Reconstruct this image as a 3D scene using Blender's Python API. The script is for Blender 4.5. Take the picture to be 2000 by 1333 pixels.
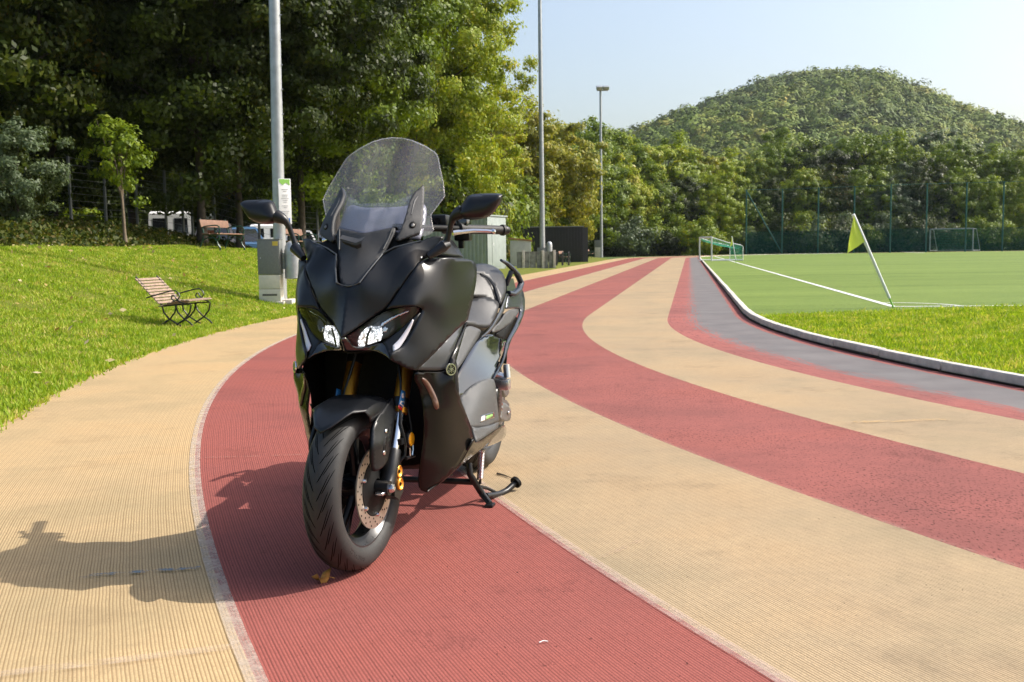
import bpy, bmesh, math, random
import numpy as np
from mathutils import Vector, Matrix
from mathutils.geometry import delaunay_2d_cdt

for _o in list(bpy.data.objects):
    bpy.data.objects.remove(_o)
S = bpy.context.scene
COL = S.collection
R = math.radians

# ------------------------------------------------------------------ camera
PF, PCX, PCY, CAM_H = 1944.0, 1000.0, 666.5, 1.05          # photo: 2000 x 1333 px, 35 mm lens
_th = math.atan((PCY - 485.0) / PF)
_ro = R(0.8)
_F = np.array([0, math.cos(_th), -math.sin(_th)])
_R0, _U0 = np.array([1.0, 0, 0]), np.array([0, math.sin(_th), math.cos(_th)])
_Rt = math.cos(_ro) * _R0 - math.sin(_ro) * _U0
_Up = math.cos(_ro) * _U0 + math.sin(_ro) * _R0
CAMP = np.array([0, 0, CAM_H])
cam_data = bpy.data.cameras.new('camera')
cam = bpy.data.objects.new('camera', cam_data)
COL.objects.link(cam)
cam_data.sensor_width = 36.0
cam_data.lens = PF * 36.0 / 2000.0
cam_data.clip_start, cam_data.clip_end = 0.05, 8000.0
cam.matrix_world = Matrix(((_Rt[0], _Up[0], -_F[0], 0), (_Rt[1], _Up[1], -_F[1], 0),
                           (_Rt[2], _Up[2], -_F[2], CAM_H), (0, 0, 0, 1)))
cam_data.dof.use_dof = True
cam_data.dof.focus_distance = 3.45
cam_data.dof.aperture_fstop = 13.0
S.camera = cam

# ------------------------------------------------------------------ sky, sun, exposure
SUN_EL, SUN_AZ = 43.0, 80.0      # azimuth of the sun clockwise from the view direction (+Y)
world = bpy.data.worlds.new('World')
S.world = world
world.use_nodes = True
_nt = world.node_tree
_nt.nodes.clear()
_sky = _nt.nodes.new('ShaderNodeTexSky')
_sky.sky_type = 'NISHITA'
_sky.sun_disc = False
_sky.sun_elevation = R(SUN_EL)
_sky.sun_rotation = R(SUN_AZ)
_sky.altitude = 0
_sky.air_density = 1.15
_sky.dust_density = 4.0
_sky.ozone_density = 1.2
_bg = _nt.nodes.new('ShaderNodeBackground')
_bg.inputs['Strength'].default_value = 0.15
_out = _nt.nodes.new('ShaderNodeOutputWorld')
_nt.links.new(_sky.outputs[0], _bg.inputs[0])
_nt.links.new(_bg.outputs[0], _out.inputs[0])
_sd = bpy.data.lights.new('sun', 'SUN')
_sd.energy = 4.2
_sd.angle = R(0.53)
_sd.color = (1.0, 0.945, 0.86)
sun = bpy.data.objects.new('sun', _sd)
COL.objects.link(sun)
_to = Vector((math.sin(R(SUN_AZ)) * math.cos(R(SUN_EL)), math.cos(R(SUN_AZ)) * math.cos(R(SUN_EL)), math.sin(R(SUN_EL))))
sun.rotation_euler = _to.to_track_quat('Z', 'Y').to_euler()
S.view_settings.view_transform = 'Standard'
S.view_settings.look = 'None'
S.view_settings.exposure = 0.56
S.view_settings.gamma = 1.0
S.view_settings.use_curve_mapping = False
S.render.engine = 'CYCLES'
S.cycles.max_bounces = 8
S.cycles.transparent_max_bounces = 24
S.cycles.use_denoising = True
S.cycles.caustics_reflective = False
S.cycles.caustics_refractive = False

# ------------------------------------------------------------------ helpers
def ray(u, v):
    return _F + _Rt * (u - PCX) / PF - _Up * (v - PCY) / PF

def ground(u, v, z=0.0):
    """Point of the level z that the photograph shows at pixel (u, v)."""
    d = ray(u, v)
    return CAMP + d * ((z - CAM_H) / d[2])

def at_depth(u, v, Y):
    d = ray(u, v)
    return CAMP + d * (Y / d[1])

def tag(o, label=None, cat=None, group=None, kind=None):
    if label: o['label'] = label
    if cat: o['category'] = cat
    if group: o['group'] = group
    if kind: o['kind'] = kind
    return o

def empty(name, loc=(0, 0, 0), rz=0.0, label=None, cat=None, group=None):
    o = bpy.data.objects.new(name, None)
    o.empty_display_size = 0.2
    COL.objects.link(o)
    o.location = loc
    o.rotation_euler = (0, 0, rz)
    return tag(o, label, cat, group)

def copy_tree(o, parent=None):
    c = o.copy()
    COL.objects.link(c)
    c.parent = parent
    for ch in list(o.children):
        copy_tree(ch, c)
    return c

def np_mesh(name, verts, tris=None, quads=None):
    """Fast mesh from numpy arrays (faces all tris or all quads)."""
    f = tris if tris is not None else quads
    n = 3 if tris is not None else 4
    me = bpy.data.meshes.new(name)
    me.vertices.add(len(verts))
    me.vertices.foreach_set('co', np.asarray(verts, np.float32).ravel())
    me.loops.add(len(f) * n)
    me.loops.foreach_set('vertex_index', np.asarray(f, np.int32).ravel())
    me.polygons.add(len(f))
    me.polygons.foreach_set('loop_start', np.arange(len(f), dtype=np.int32) * n)
    me.update(calc_edges=True)
    return me

def link_mesh(name, me, mat=None, parent=None):
    o = bpy.data.objects.new(name, me)
    COL.objects.link(o)
    if mat is not None:
        me.materials.append(mat)
    if parent is not None:
        o.parent = parent
    return o

class MB:
    """Collects boxes, tubes, lathes and sheets that make ONE part."""
    def __init__(self):
        self.v, self.f, self.s = [], [], []
    def add(self, vs, fs, smooth=False):
        b = len(self.v)
        self.v += [tuple(map(float, p)) for p in vs]
        self.f += [tuple(i + b for i in f) for f in fs]
        self.s += [smooth] * len(fs)
        return self
    def box(self, c, size, rot=None, bev=0.0):
        sx, sy, sz = [s / 2 for s in size]
        bm = bmesh.new()
        bmesh.ops.create_cube(bm, size=1.0)
        for v in bm.verts:
            v.co = Vector((v.co.x * 2 * sx, v.co.y * 2 * sy, v.co.z * 2 * sz))
        if bev > 0:
            bmesh.ops.bevel(bm, geom=list(bm.edges), offset=min(bev, min(sx, sy, sz) * .95), segments=2, affect='EDGES', profile=0.6)
        M = rot if rot is not None else Matrix.Identity(3)
        bm.verts.index_update()
        vs = [Vector(c) + M @ v.co for v in bm.verts]
        fs = [[v.index for v in f.verts] for f in bm.faces]
        bm.free()
        return self.add(vs, fs, bev > 0)
    def tube(self, pts, rad, n=10, caps=True, flat=None, smooth=True):
        """Tube along pts; rad a number or one per point; flat=(axis, factor) squashes the section."""
        P = [Vector(p) for p in pts]
        m = len(P)
        rr = rad if hasattr(rad, '__len__') else [rad] * m
        T = []
        for i in range(m):
            a = P[min(i + 1, m - 1)] - P[max(i - 1, 0)]
            T.append(a.normalized() if a.length > 1e-9 else Vector((0, 0, 1)))
        ref = Vector((0, 0, 1)) if abs(T[0].z) < 0.9 else Vector((1, 0, 0))
        nrm = (ref - T[0] * ref.dot(T[0])).normalized()
        vs, fs = [], []
        for i in range(m):
            nrm = (nrm - T[i] * nrm.dot(T[i])).normalized()
            b = T[i].cross(nrm)
            for k in range(n):
                a = 2 * math.pi * k / n
                off = (nrm * math.cos(a) + b * math.sin(a)) * rr[i]
                if flat:
                    ax = Vector(flat[0]).normalized()
                    off = off - ax * off.dot(ax) * (1 - flat[1])
                vs.append(P[i] + off)
        for i in range(m - 1):
            for k in range(n):
                fs.append((i * n + k, i * n + (k + 1) % n, (i + 1) * n + (k + 1) % n, (i + 1) * n + k))
        if caps:
            fs.append(tuple(range(n - 1, -1, -1)))
            fs.append(tuple((m - 1) * n + k for k in range(n)))
        return self.add(vs, fs, smooth)
    def lathe(self, prof, c=(0, 0, 0), axis='y', n=48, closed=False, smooth=True):
        """Revolve prof [(radius, along)] about an axis."""
        m = len(prof)
        vs, fs = [], []
        for k in range(n):
            a = 2 * math.pi * k / n
            ca, sa = math.cos(a), math.sin(a)
            for r, h in prof:
                p = {'y': (r * ca, h, r * sa), 'z': (r * ca, r * sa, h), 'x': (h, r * ca, r * sa)}[axis]
                vs.append((p[0] + c[0], p[1] + c[1], p[2] + c[2]))
        rng = m if closed else m - 1
        for k in range(n):
            k2 = (k + 1) % n
            for j in range(rng):
                j2 = (j + 1) % m
                fs.append((k * m + j, k * m + j2, k2 * m + j2, k2 * m + j))
        return self.add(vs, fs, smooth)
    def prism(self, poly, d0, d1, plane='xz', smooth=False):
        """Polygon extruded along the third axis from d0 to d1."""
        n = len(poly)
        def p3(a, b, d):
            return {'xz': (a, d, b), 'xy': (a, b, d), 'yz': (d, a, b)}[plane]
        vs = [p3(a, b, d0) for a, b in poly] + [p3(a, b, d1) for a, b in poly]
        fs = [tuple(range(n)), tuple(range(2 * n - 1, n - 1, -1))]
        fs += [(i, i + n, (i + 1) % n + n, (i + 1) % n) for i in range(n)]
        return self.add(vs, fs, smooth)
    def grid(self, rows, smooth=True, close_u=False):
        """rows: equal-length lists of points."""
        m, n = len(rows), len(rows[0])
        vs = [p for r in rows for p in r]
        fs = []
        for i in range(m - 1):
            for j in range(n if close_u else n - 1):
                j2 = (j + 1) % n
                fs.append((i * n + j, i * n + j2, (i + 1) * n + j2, (i + 1) * n + j))
        return self.add(vs, fs, smooth)
    def xform(self, M, start=0):
        for i in range(start, len(self.v)):
            self.v[i] = tuple(M @ Vector(self.v[i]))
        return self
    def mirror_y(self):
        n = len(self.v)
        self.v += [(x, -y, z) for x, y, z in self.v]
        self.f += [tuple(i + n for i in reversed(f)) for f in self.f]
        self.s += self.s
        return self
    def mesh(self, name, fix=True):
        me = bpy.data.meshes.new(name)
        me.from_pydata(self.v, [], self.f)
        me.polygons.foreach_set('use_smooth', self.s)
        if fix:
            bm = bmesh.new()
            bm.from_mesh(me)
            bmesh.ops.recalc_face_normals(bm, faces=bm.faces)
            bm.to_mesh(me)
            bm.free()
        me.update()
        return me
    def build(self, name, mat, parent=None, loc=None, fix=True):
        me = self.mesh(name, fix)
        if any(self.s):
            try:
                me.set_sharp_from_angle(angle=R(40))
            except Exception:
                pass
        o = link_mesh(name, me, mat, parent)
        if loc is not None:
            o.location = loc
        return o

# ------------------------------------------------------------------ materials
MATS = {}
def new_mat(name):
    m = bpy.data.materials.new(name)
    m.use_nodes = True
    nt = m.node_tree
    nt.nodes.clear()
    return m, nt

def N(nt, typ, **kw):
    n = nt.nodes.new(typ)
    for k, v in kw.items():
        if k.startswith('i_'):
            n.inputs[k[2:]].default_value = v
        else:
            setattr(n, k, v)
    return n

def ramp(nt, fac, stops, interp='LINEAR'):
    r = nt.nodes.new('ShaderNodeValToRGB')
    r.color_ramp.interpolation = interp
    els = r.color_ramp.elements
    while len(els) > 1:
        els.remove(els[-1])
    els[0].position, els[0].color = stops[0][0], (*stops[0][1], 1) if len(stops[0][1]) == 3 else stops[0][1]
    for p, c in stops[1:]:
        e = els.new(p)
        e.color = (*c, 1) if len(c) == 3 else c
    nt.links.new(fac, r.inputs[0])
    return r.outputs[0]

def mixc(nt, fac, a, b, blend='MIX'):
    m = nt.nodes.new('ShaderNodeMix')
    m.data_type = 'RGBA'
    m.blend_type = blend
    for sock, val in ((m.inputs[0], fac), (m.inputs[6], a), (m.inputs[7], b)):
        if isinstance(val, bpy.types.NodeSocket):
            nt.links.new(val, sock)
        elif isinstance(val, (int, float)):
            sock.default_value = val
        else:
            sock.default_value = (*val, 1) if len(val) == 3 else val
    return m.outputs[2]

def mathn(nt, op, a, b=None, c=None, clamp=False):
    m = nt.nodes.new('ShaderNodeMath')
    m.operation = op
    m.use_clamp = clamp
    for i, val in enumerate((a, b, c)):
        if val is None: continue
        if isinstance(val, bpy.types.NodeSocket):
            nt.links.new(val, m.inputs[i])
        else:
            m.inputs[i].default_value = val
    return m.outputs[0]

def noise(nt, vec, scale, detail=4, rough=0.55, out='Fac'):
    n = nt.nodes.new('ShaderNodeTexNoise')
    n.inputs['Scale'].default_value = scale
    n.inputs['Detail'].default_value = detail
    n.inputs['Roughness'].default_value = rough
    if vec is not None:
        nt.links.new(vec, n.inputs['Vector'])
    return n.outputs[out]

def principled(nt, **kw):
    p = nt.nodes.new('ShaderNodeBsdfPrincipled')
    o = nt.nodes.new('ShaderNodeOutputMaterial')
    nt.links.new(p.outputs[0], o.inputs[0])
    for k, v in kw.items():
        s = p.inputs[k]
        if isinstance(v, bpy.types.NodeSocket):
            nt.links.new(v, s)
        else:
            s.default_value = (*v, 1) if (hasattr(v, '__len__') and len(v) == 3) else v
    return p

def bump(nt, h, strength=0.3, dist=0.01):
    b = nt.nodes.new('ShaderNodeBump')
    b.inputs['Strength'].default_value = strength
    b.inputs['Distance'].default_value = dist
    nt.links.new(h, b.inputs['Height'])
    return b.outputs[0]

def simple(name, col, rough=0.5, metal=0.0, var=0.15, vscale=8.0, bmp=0.0, bscale=200.0, coat=0.0, spec=0.5, coord='Object', rvar=0.1):
    """Principled material with noise in colour, gloss and relief."""
    if name in MATS: return MATS[name]
    m, nt = new_mat(name)
    tc = nt.nodes.new('ShaderNodeTexCoord')
    n = noise(nt, tc.outputs[coord], vscale)
    lo = tuple(c * (1 - var) for c in col)
    hi = tuple(min(1, c * (1 + var)) for c in col)
    c = ramp(nt, n, [(0.3, lo), (0.7, hi)])
    rr = mathn(nt, 'MULTIPLY_ADD', noise(nt, tc.outputs[coord], vscale * 3.1), 2 * rvar, rough - rvar, clamp=True)
    kw = dict(**{'Base Color': c, 'Roughness': rr, 'Metallic': metal, 'Coat Weight': coat, 'Specular IOR Level': spec})
    p = principled(nt, **kw)
    if coat: p.inputs['Coat Roughness'].default_value = 0.03
    if bmp > 0:
        nt.links.new(bump(nt, noise(nt, tc.outputs[coord], bscale, 3), bmp, 0.002), p.inputs['Normal'])
    MATS[name] = m
    return m
# ================================================================== setting
AL = R(10.13)
BPAR = [(-6.515, 16.945, 26.647), (-5.3, 16.574, 24.564), (-3.924, 16.241, 24.056), (-2.776, 16.034, 22.331), (-1.548, 15.459, 20.296), (-0.315, 14.527, 17.201), (0.809, 15.101, 20.745)]
def bx(k, y):
    """x of lane boundary k (0 outer edge ... 6 kerb) at distance y: a bend that runs into a straight."""
    a, ys, Rr = BPAR[k]
    if y >= ys:
        return a + math.tan(AL) * y
    cx_, cy_ = a + math.tan(AL) * ys + Rr * math.cos(AL), ys - Rr * math.sin(AL)
    return cx_ - math.sqrt(max(Rr * Rr - (y - cy_) ** 2, 1e-6))
YS = list(np.concatenate([np.arange(-4, 20, .35), np.arange(20, 85, 2.0), [85.0]]))
def bpath(k, off=0.0):
    """Boundary k as a path of points, the far bend and the back stretch included; off > 0 moves it inwards."""
    P = []
    for y in YS:
        x = bx(k, y)
        d = Vector((bx(k, y + .05) - bx(k, y - .05), .1)).normalized()
        P.append((x + d.y * off, y - d.x * off))
    dx, dy = math.sin(AL), math.cos(AL)
    nx, ny = dy, -dx
    c = (bx(6, 85) + nx * 20, 85 + ny * 20)
    x6, y6 = bx(6, 85), 85
    rad = 20 + (bx(6, 85) - bx(k, 85)) * math.cos(AL) - off
    s0 = (bx(k, 85) - c[0]) * dx + (85 - c[1]) * dy
    for j in range(1, 25):
        a = R(90) * j / 24
        px = c[0] - nx * rad * math.cos(a) + dx * rad * math.sin(a)
        py = c[1] - ny * rad * math.cos(a) + dy * rad * math.sin(a)
        P.append((px, py))
    ex, ey = P[-1]
    for j in range(1, 9):
        P.append((ex + nx * 12 * j, ey + ny * 12 * j))
    return P

def ribbon(name, A, B, z, mat, uv=True):
    n = len(A)
    vs = [(x, y, z) for x, y in A] + [(x, y, z) for x, y in B]
    fs = [(i, n + i, n + i + 1, i + 1) for i in range(n - 1)]
    me = bpy.data.meshes.new(name)
    me.from_pydata(vs, [], fs)
    if uv:
        s = [0.0]
        for i in range(1, n):
            s.append(s[-1] + math.hypot(B[i][0] - B[i - 1][0], B[i][1] - B[i - 1][1]))
        W = [math.hypot(A[i][0] - B[i][0], A[i][1] - B[i][1]) for i in range(n)]
        l = me.uv_layers.new(name='UVMap')
        for p in me.polygons:
            for li in p.loop_indices:
                vi = me.loops[li].vertex_index
                l.data[li].uv = (s[vi % n], 0.0 if vi < n else 1.2)
    me.update()
    return link_mesh(name, me, mat)

def track_mat(name, col, dark, dirt, pits, ridge=.35, grey=False):
    m, nt = new_mat(name)
    tc = N(nt, 'ShaderNodeTexCoord')
    uv = N(nt, 'ShaderNodeUVMap')
    sep = N(nt, 'ShaderNodeSeparateXYZ')
    nt.links.new(uv.outputs[0], sep.inputs[0])
    obj = tc.outputs['Object']
    big = noise(nt, obj, .55, 5, .6)
    mid = noise(nt, obj, 4.5, 6, .65)
    fine = noise(nt, obj, 190, 3, .7)
    c = mixc(nt, ramp(nt, big, [(.38, (0, 0, 0)), (.64, (1, 1, 1))]), col, dirt)
    c = mixc(nt, mathn(nt, 'MULTIPLY', ramp(nt, noise(nt, obj, 14, 5, .7), [(.42, (0, 0, 0)), (.66, (1, 1, 1))]), .35), c, tuple(x * .72 for x in dirt))
    c = mixc(nt, mathn(nt, 'MULTIPLY', ramp(nt, mid, [(.4, (0, 0, 0)), (.75, (1, 1, 1))]), .35), c, tuple(x * 1.12 for x in col))
    warm = ramp(nt, noise(nt, obj, .9, 4, .6), [(.36, (1.05, 1.0, .95)), (.5, (1, 1, 1)), (.64, (.80, .85, .87))])
    c = mixc(nt, 1.0, c, warm, 'MULTIPLY')
    # rolled ridges that run along the lane
    wob = mathn(nt, 'MULTIPLY_ADD', noise(nt, obj, 30, 2), .0022, sep.outputs[1])
    st = mathn(nt, 'SINE', mathn(nt, 'MULTIPLY', wob, 2 * math.pi / .0098))
    st2 = mathn(nt, 'SINE', mathn(nt, 'MULTIPLY', wob, 2 * math.pi / .031))
    stm = mathn(nt, 'ADD', mathn(nt, 'MULTIPLY', st, .6), mathn(nt, 'MULTIPLY', st2, .10))
    gap = ramp(nt, mathn(nt, 'MULTIPLY_ADD', stm, .5, .5), [(.12, (1, 1, 1)), (.55, (0, 0, 0))])
    gapf = mathn(nt, 'MULTIPLY', gap, mathn(nt, 'MULTIPLY_ADD', mid, ridge * 1.1, ridge * .7), clamp=True)
    c = mixc(nt, gapf, c, dark)
    c = mixc(nt, mathn(nt, 'MULTIPLY', ramp(nt, fine, [(.42, (0, 0, 0)), (.62, (1, 1, 1))]), .5), c, tuple(x * .5 for x in col))
    c = mixc(nt, mathn(nt, 'MULTIPLY', ramp(nt, noise(nt, obj, 75, 3, .7), [(.5, (0, 0, 0)), (.66, (1, 1, 1))]), .35), c, tuple(x * .55 for x in dirt))
    # pits where granules are gone
    if pits > 0:
        mpp = N(nt, 'ShaderNodeMapping')
        mpp.inputs['Scale'].default_value = (1.0, .45, 1)
        nt.links.new(obj, mpp.inputs[0])
        pn = noise(nt, mpp.outputs[0], 92, 3, .65)
        dens = noise(nt, obj, .8, 3)
        th = mathn(nt, 'MULTIPLY_ADD', dens, -.16 * pits, .715)
        pit = mathn(nt, 'GREATER_THAN', pn, th)
        c = mixc(nt, mathn(nt, 'MULTIPLY', pit, .85), c, tuple(x * .14 for x in col))
        crk = noise(nt, mpp.outputs[0], 9, 6, .8)
        crk = ramp(nt, crk, [(.485, (0, 0, 0)), (.5, (1, 1, 1)), (.515, (0, 0, 0))])
        crm = mathn(nt, 'GREATER_THAN', noise(nt, obj, 2.6, 3, .6), .62)
        c = mixc(nt, mathn(nt, 'MULTIPLY', mathn(nt, 'MULTIPLY', crk, crm), .6 * min(1, pits * 1.5)), c, tuple(x * .15 for x in col))
        st_ = ramp(nt, noise(nt, obj, 1.3, 6, .7), [(.55, (0, 0, 0)), (.72, (1, 1, 1))])
        c = mixc(nt, mathn(nt, 'MULTIPLY', st_, .5), c, tuple(x * .45 for x in dirt))
    if grey:
        mp = N(nt, 'ShaderNodeMapping')
        mp.inputs['Scale'].default_value = (.55, 6.0, 1)
        nt.links.new(uv.outputs[0], mp.inputs[0])
        sn = noise(nt, mp.outputs[0], 4.0, 6, .7)
        mp2 = N(nt, 'ShaderNodeMapping')
        mp2.inputs['Scale'].default_value = (3.2, 34.0, 1)
        nt.links.new(uv.outputs[0], mp2.inputs[0])
        f2 = noise(nt, mp2.outputs[0], 1.0, 5, .75)
        lat = sep.outputs[1]
        c = mixc(nt, mathn(nt, 'MULTIPLY', ramp(nt, f2, [(.54, (0, 0, 0)), (.62, (1, 1, 1))]), .6), c, (.10, .03, .03))
        wv = mathn(nt, 'ADD', mathn(nt, 'MULTIPLY_ADD', sn, .75, lat), mathn(nt, 'MULTIPLY', f2, .95))
        lo = ramp(nt, wv, [(.66, (0, 0, 0)), (.76, (1, 1, 1))])
        hi = ramp(nt, mathn(nt, 'MULTIPLY_ADD', sn, .10, lat), [(1.07, (1, 1, 1)), (1.085, (0, 0, 0))])
        hi.node.color_ramp.elements[0].position = .86
        hi.node.color_ramp.elements[1].position = .88
        wv2 = mathn(nt, 'MULTIPLY', mathn(nt, 'MULTIPLY_ADD', sn, .12, lat), 1 / 1.3)
        nt.links.new(wv2, hi.node.inputs[0])
        lo.node.color_ramp.elements[0].position = .91
        lo.node.color_ramp.elements[1].position = .985
        nt.links.new(mathn(nt, 'MULTIPLY', wv, 1 / 1.3), lo.node.inputs[0])
        gm = mathn(nt, 'MULTIPLY', lo, hi)
        gc = mixc(nt, ramp(nt, noise(nt, obj, 2.0, 5), [(.3, (0, 0, 0)), (.7, (1, 1, 1))]), (.125, .127, .128), (.185, .184, .18))
        gc = mixc(nt, mathn(nt, 'MULTIPLY', ramp(nt, fine, [(.4, (0, 0, 0)), (.7, (1, 1, 1))]), .5), gc, (.1, .1, .11))
        c = mixc(nt, mathn(nt, 'MULTIPLY', gm, .93), c, gc)
    p = principled(nt, **{'Base Color': c, 'Roughness': .92, 'Specular IOR Level': .18})
    h = mathn(nt, 'ADD', mathn(nt, 'MULTIPLY', stm, .5), mathn(nt, 'MULTIPLY', fine, 1.2))
    nt.links.new(bump(nt, h, .25, .0025), p.inputs['Normal'])
    return m

TAN, RED = (.555, .40, .215), (.345, .102, .083)
M_tan = track_mat('tan_track_rubber', TAN, (.20, .13, .06), (.53, .385, .215), .12, .75)
M_tan2 = track_mat('tan_track_rubber_worn', (.51, .38, .23), (.17, .12, .065), (.40, .305, .20), .3, .85)
M_red = track_mat('red_track_rubber', RED, (.10, .03, .026), (.33, .105, .088), .5, .7)
M_red2 = track_mat('red_track_rubber_pitted', (.36, .12, .102), (.10, .034, .03), (.285, .10, .086), 1.35, .4)
M_redgrey = track_mat('red_track_rubber_worn_to_asphalt', (.38, .13, .115), (.14, .05, .045), (.30, .11, .095), .8, .2, grey=True)
PATHS = [bpath(k) for k in range(7)]
for k, (nm, mt) in enumerate([('tan_track_lane', M_tan), ('red_track_lane', M_red), ('tan_track_lane', M_tan2), ('red_track_lane', M_red2), ('tan_track_lane', M_tan2), ('worn_track_lane', M_redgrey)]):
    tag(ribbon(nm, PATHS[k], PATHS[k + 1], 0.0, mt), kind='structure')

def worn_paint(name, col, cover, scale=18, soft=.12):
    m, nt = new_mat(name)
    tc = N(nt, 'ShaderNodeTexCoord')
    n1 = noise(nt, tc.outputs['Object'], scale, 6, .7)
    n2 = noise(nt, tc.outputs['Object'], 140, 2, .6)
    s = mathn(nt, 'MULTIPLY_ADD', n2, .25, mathn(nt, 'MULTIPLY', n1, .75))
    a = ramp(nt, s, [(.5 - cover * .35, (0, 0, 0)), (.5 - cover * .35 + soft, (1, 1, 1))])
    a.node.color_ramp.elements[0].color = (.0, .0, .0, 1)
    p = N(nt, 'ShaderNodeBsdfPrincipled')
    c = mixc(nt, n2, tuple(x * .8 for x in col), col)
    nt.links.new(c, p.inputs['Base Color'])
    p.inputs['Roughness'].default_value = .85
    tr = N(nt, 'ShaderNodeBsdfTransparent')
    mx = N(nt, 'ShaderNodeMixShader')
    nt.links.new(mathn(nt, 'MULTIPLY', a, .85), mx.inputs[0])
    nt.links.new(tr.outputs[0], mx.inputs[1]); nt.links.new(p.outputs[0], mx.inputs[2])
    o = N(nt, 'ShaderNodeOutputMaterial')
    nt.links.new(mx.outputs[0], o.inputs[0])
    return m
M_line = worn_paint('worn_white_line', (.62, .53, .44), .75, 14, .55)
M_line2 = worn_paint('faint_pink_line', (.58, .44, .38), .75, 14, .7)
M_line3 = worn_paint('ghost_line', (.52, .34, .26), .2, 14, .8)
M_blue = worn_paint('worn_blue_mark', (.12, .20, .26), .05)
M_orange = worn_paint('worn_orange_mark', (.68, .42, .14), .2, 18, .3)
M_white_line = worn_paint('white_pitch_line', (.80, .80, .78), .95, 30)
for k, w, mt in ((1, .052, M_line), (2, .05, M_line2), (3, .028, M_line3), (4, .022, M_line3)):
    tag(ribbon('track_line', bpath(k, -w / 2), bpath(k, w / 2), .004, mt), kind='structure')
def strip(name, pts, w, z, mat):
    A, Bp = [], []
    n = len(pts)
    for i in range(n):
        a, b = Vector(pts[max(i - 1, 0)][:2]), Vector(pts[min(i + 1, n - 1)][:2])
        d = (b - a).normalized()
        q = Vector(pts[i][:2])
        A.append((q.x - d.y * w / 2, q.y + d.x * w / 2)); Bp.append((q.x + d.y * w / 2, q.y - d.x * w / 2))
    return tag(ribbon(name, A, Bp, z, mat), kind='structure')
strip('track_mark', [ground(-200, 1345), ground(0, 1322), ground(250, 1293), ground(455, 1268)], .04, .008, worn_paint('faint_cross_line', (.60, .48, .38), .35, 14, .8))
strip('track_mark', [ground(150, 1131), ground(270, 1121), ground(392, 1113)], .03, .008, M_blue)
strip('track_mark', [ground(388, 897), ground(500, 894), ground(640, 889)], .018, .008, M_line3)
strip('track_mark', [ground(1660, 827), ground(1760, 825), ground(1850, 821)], .05, .008, M_orange)
strip('track_mark', [ground(1175, 1092), ground(1250, 1060)], .03, .008, M_line3)

# ---- kerb of single stones along the inner edge, over a dark drainage slot
M_conc = simple('weathered_concrete', (.52, .48, .43), .9, 0, .22, 9, .35, 60)
M_slot = simple('dark_drain_slot', (.07, .055, .045), .95, 0, .4, 12)
kp = [Vector(p) for p in bpath(6)]
kd = [0.0]
for a, b in zip(kp[:-1], kp[1:]):
    kd.append(kd[-1] + (b - a).length)
def kerb_at(s):
    i = min(max(int(np.searchsorted(kd, s)) - 1, 0), len(kp) - 2)
    t = (s - kd[i]) / (kd[i + 1] - kd[i])
    d = (kp[i + 1] - kp[i]).normalized()
    return kp[i].lerp(kp[i + 1], t), d
kerb = MB()
A_, B_ = bpath(6, .004), bpath(6, .10)
kerb_o = tag(ribbon('kerb', A_, B_, .012, M_slot, False), kind='structure')
kb = MB()
kb.grid([[(x, y, 0) for x, y in bpath(6, .03)], [(x, y, .03) for x, y in bpath(6, .03)]])
kb.build('slot_face', M_slot, kerb_o)
rng = random.Random(5)
stone_meshes = {}
for i in range(0, 118):
    s0 = 1.0 * i
    if s0 > kd[-1] - 1.2: break
    p, d = kerb_at(s0 + .5)
    p0, _ = kerb_at(s0 + .011); p1, _ = kerb_at(s0 + .989)
    L = (p1 - p0).length
    v = i % 4
    if v not in stone_meshes:
        mb = MB()
        mb.box((0, 0, 0), (1, .085, .072), None, .010)
        r2 = random.Random(v)
        mb.v = [(x + r2.uniform(-.002, .002), y + r2.uniform(-.0015, .0015), z + r2.uniform(-.0015, .0015)) for x, y, z in mb.v]
        stone_meshes[v] = mb.mesh('kerb_stone')
        stone_meshes[v].materials.append(M_conc)
    o = bpy.data.objects.new('kerb_stone', stone_meshes[v])
    COL.objects.link(o)
    o.parent = kerb_o
    dd = (p1 - p0).normalized()
    q = (p0 + p1) / 2
    o.location = (q.x + dd.y * .055, q.y - dd.x * .055, .051 + rng.uniform(-.004, .004))
    o.rotation_euler = (0, 0, math.atan2(dd.y, dd.x) + rng.uniform(-.004, .004))
    o.scale = (L, 1, 1)
# small slots under the stones on the near bend
n_slot = MB()

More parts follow.
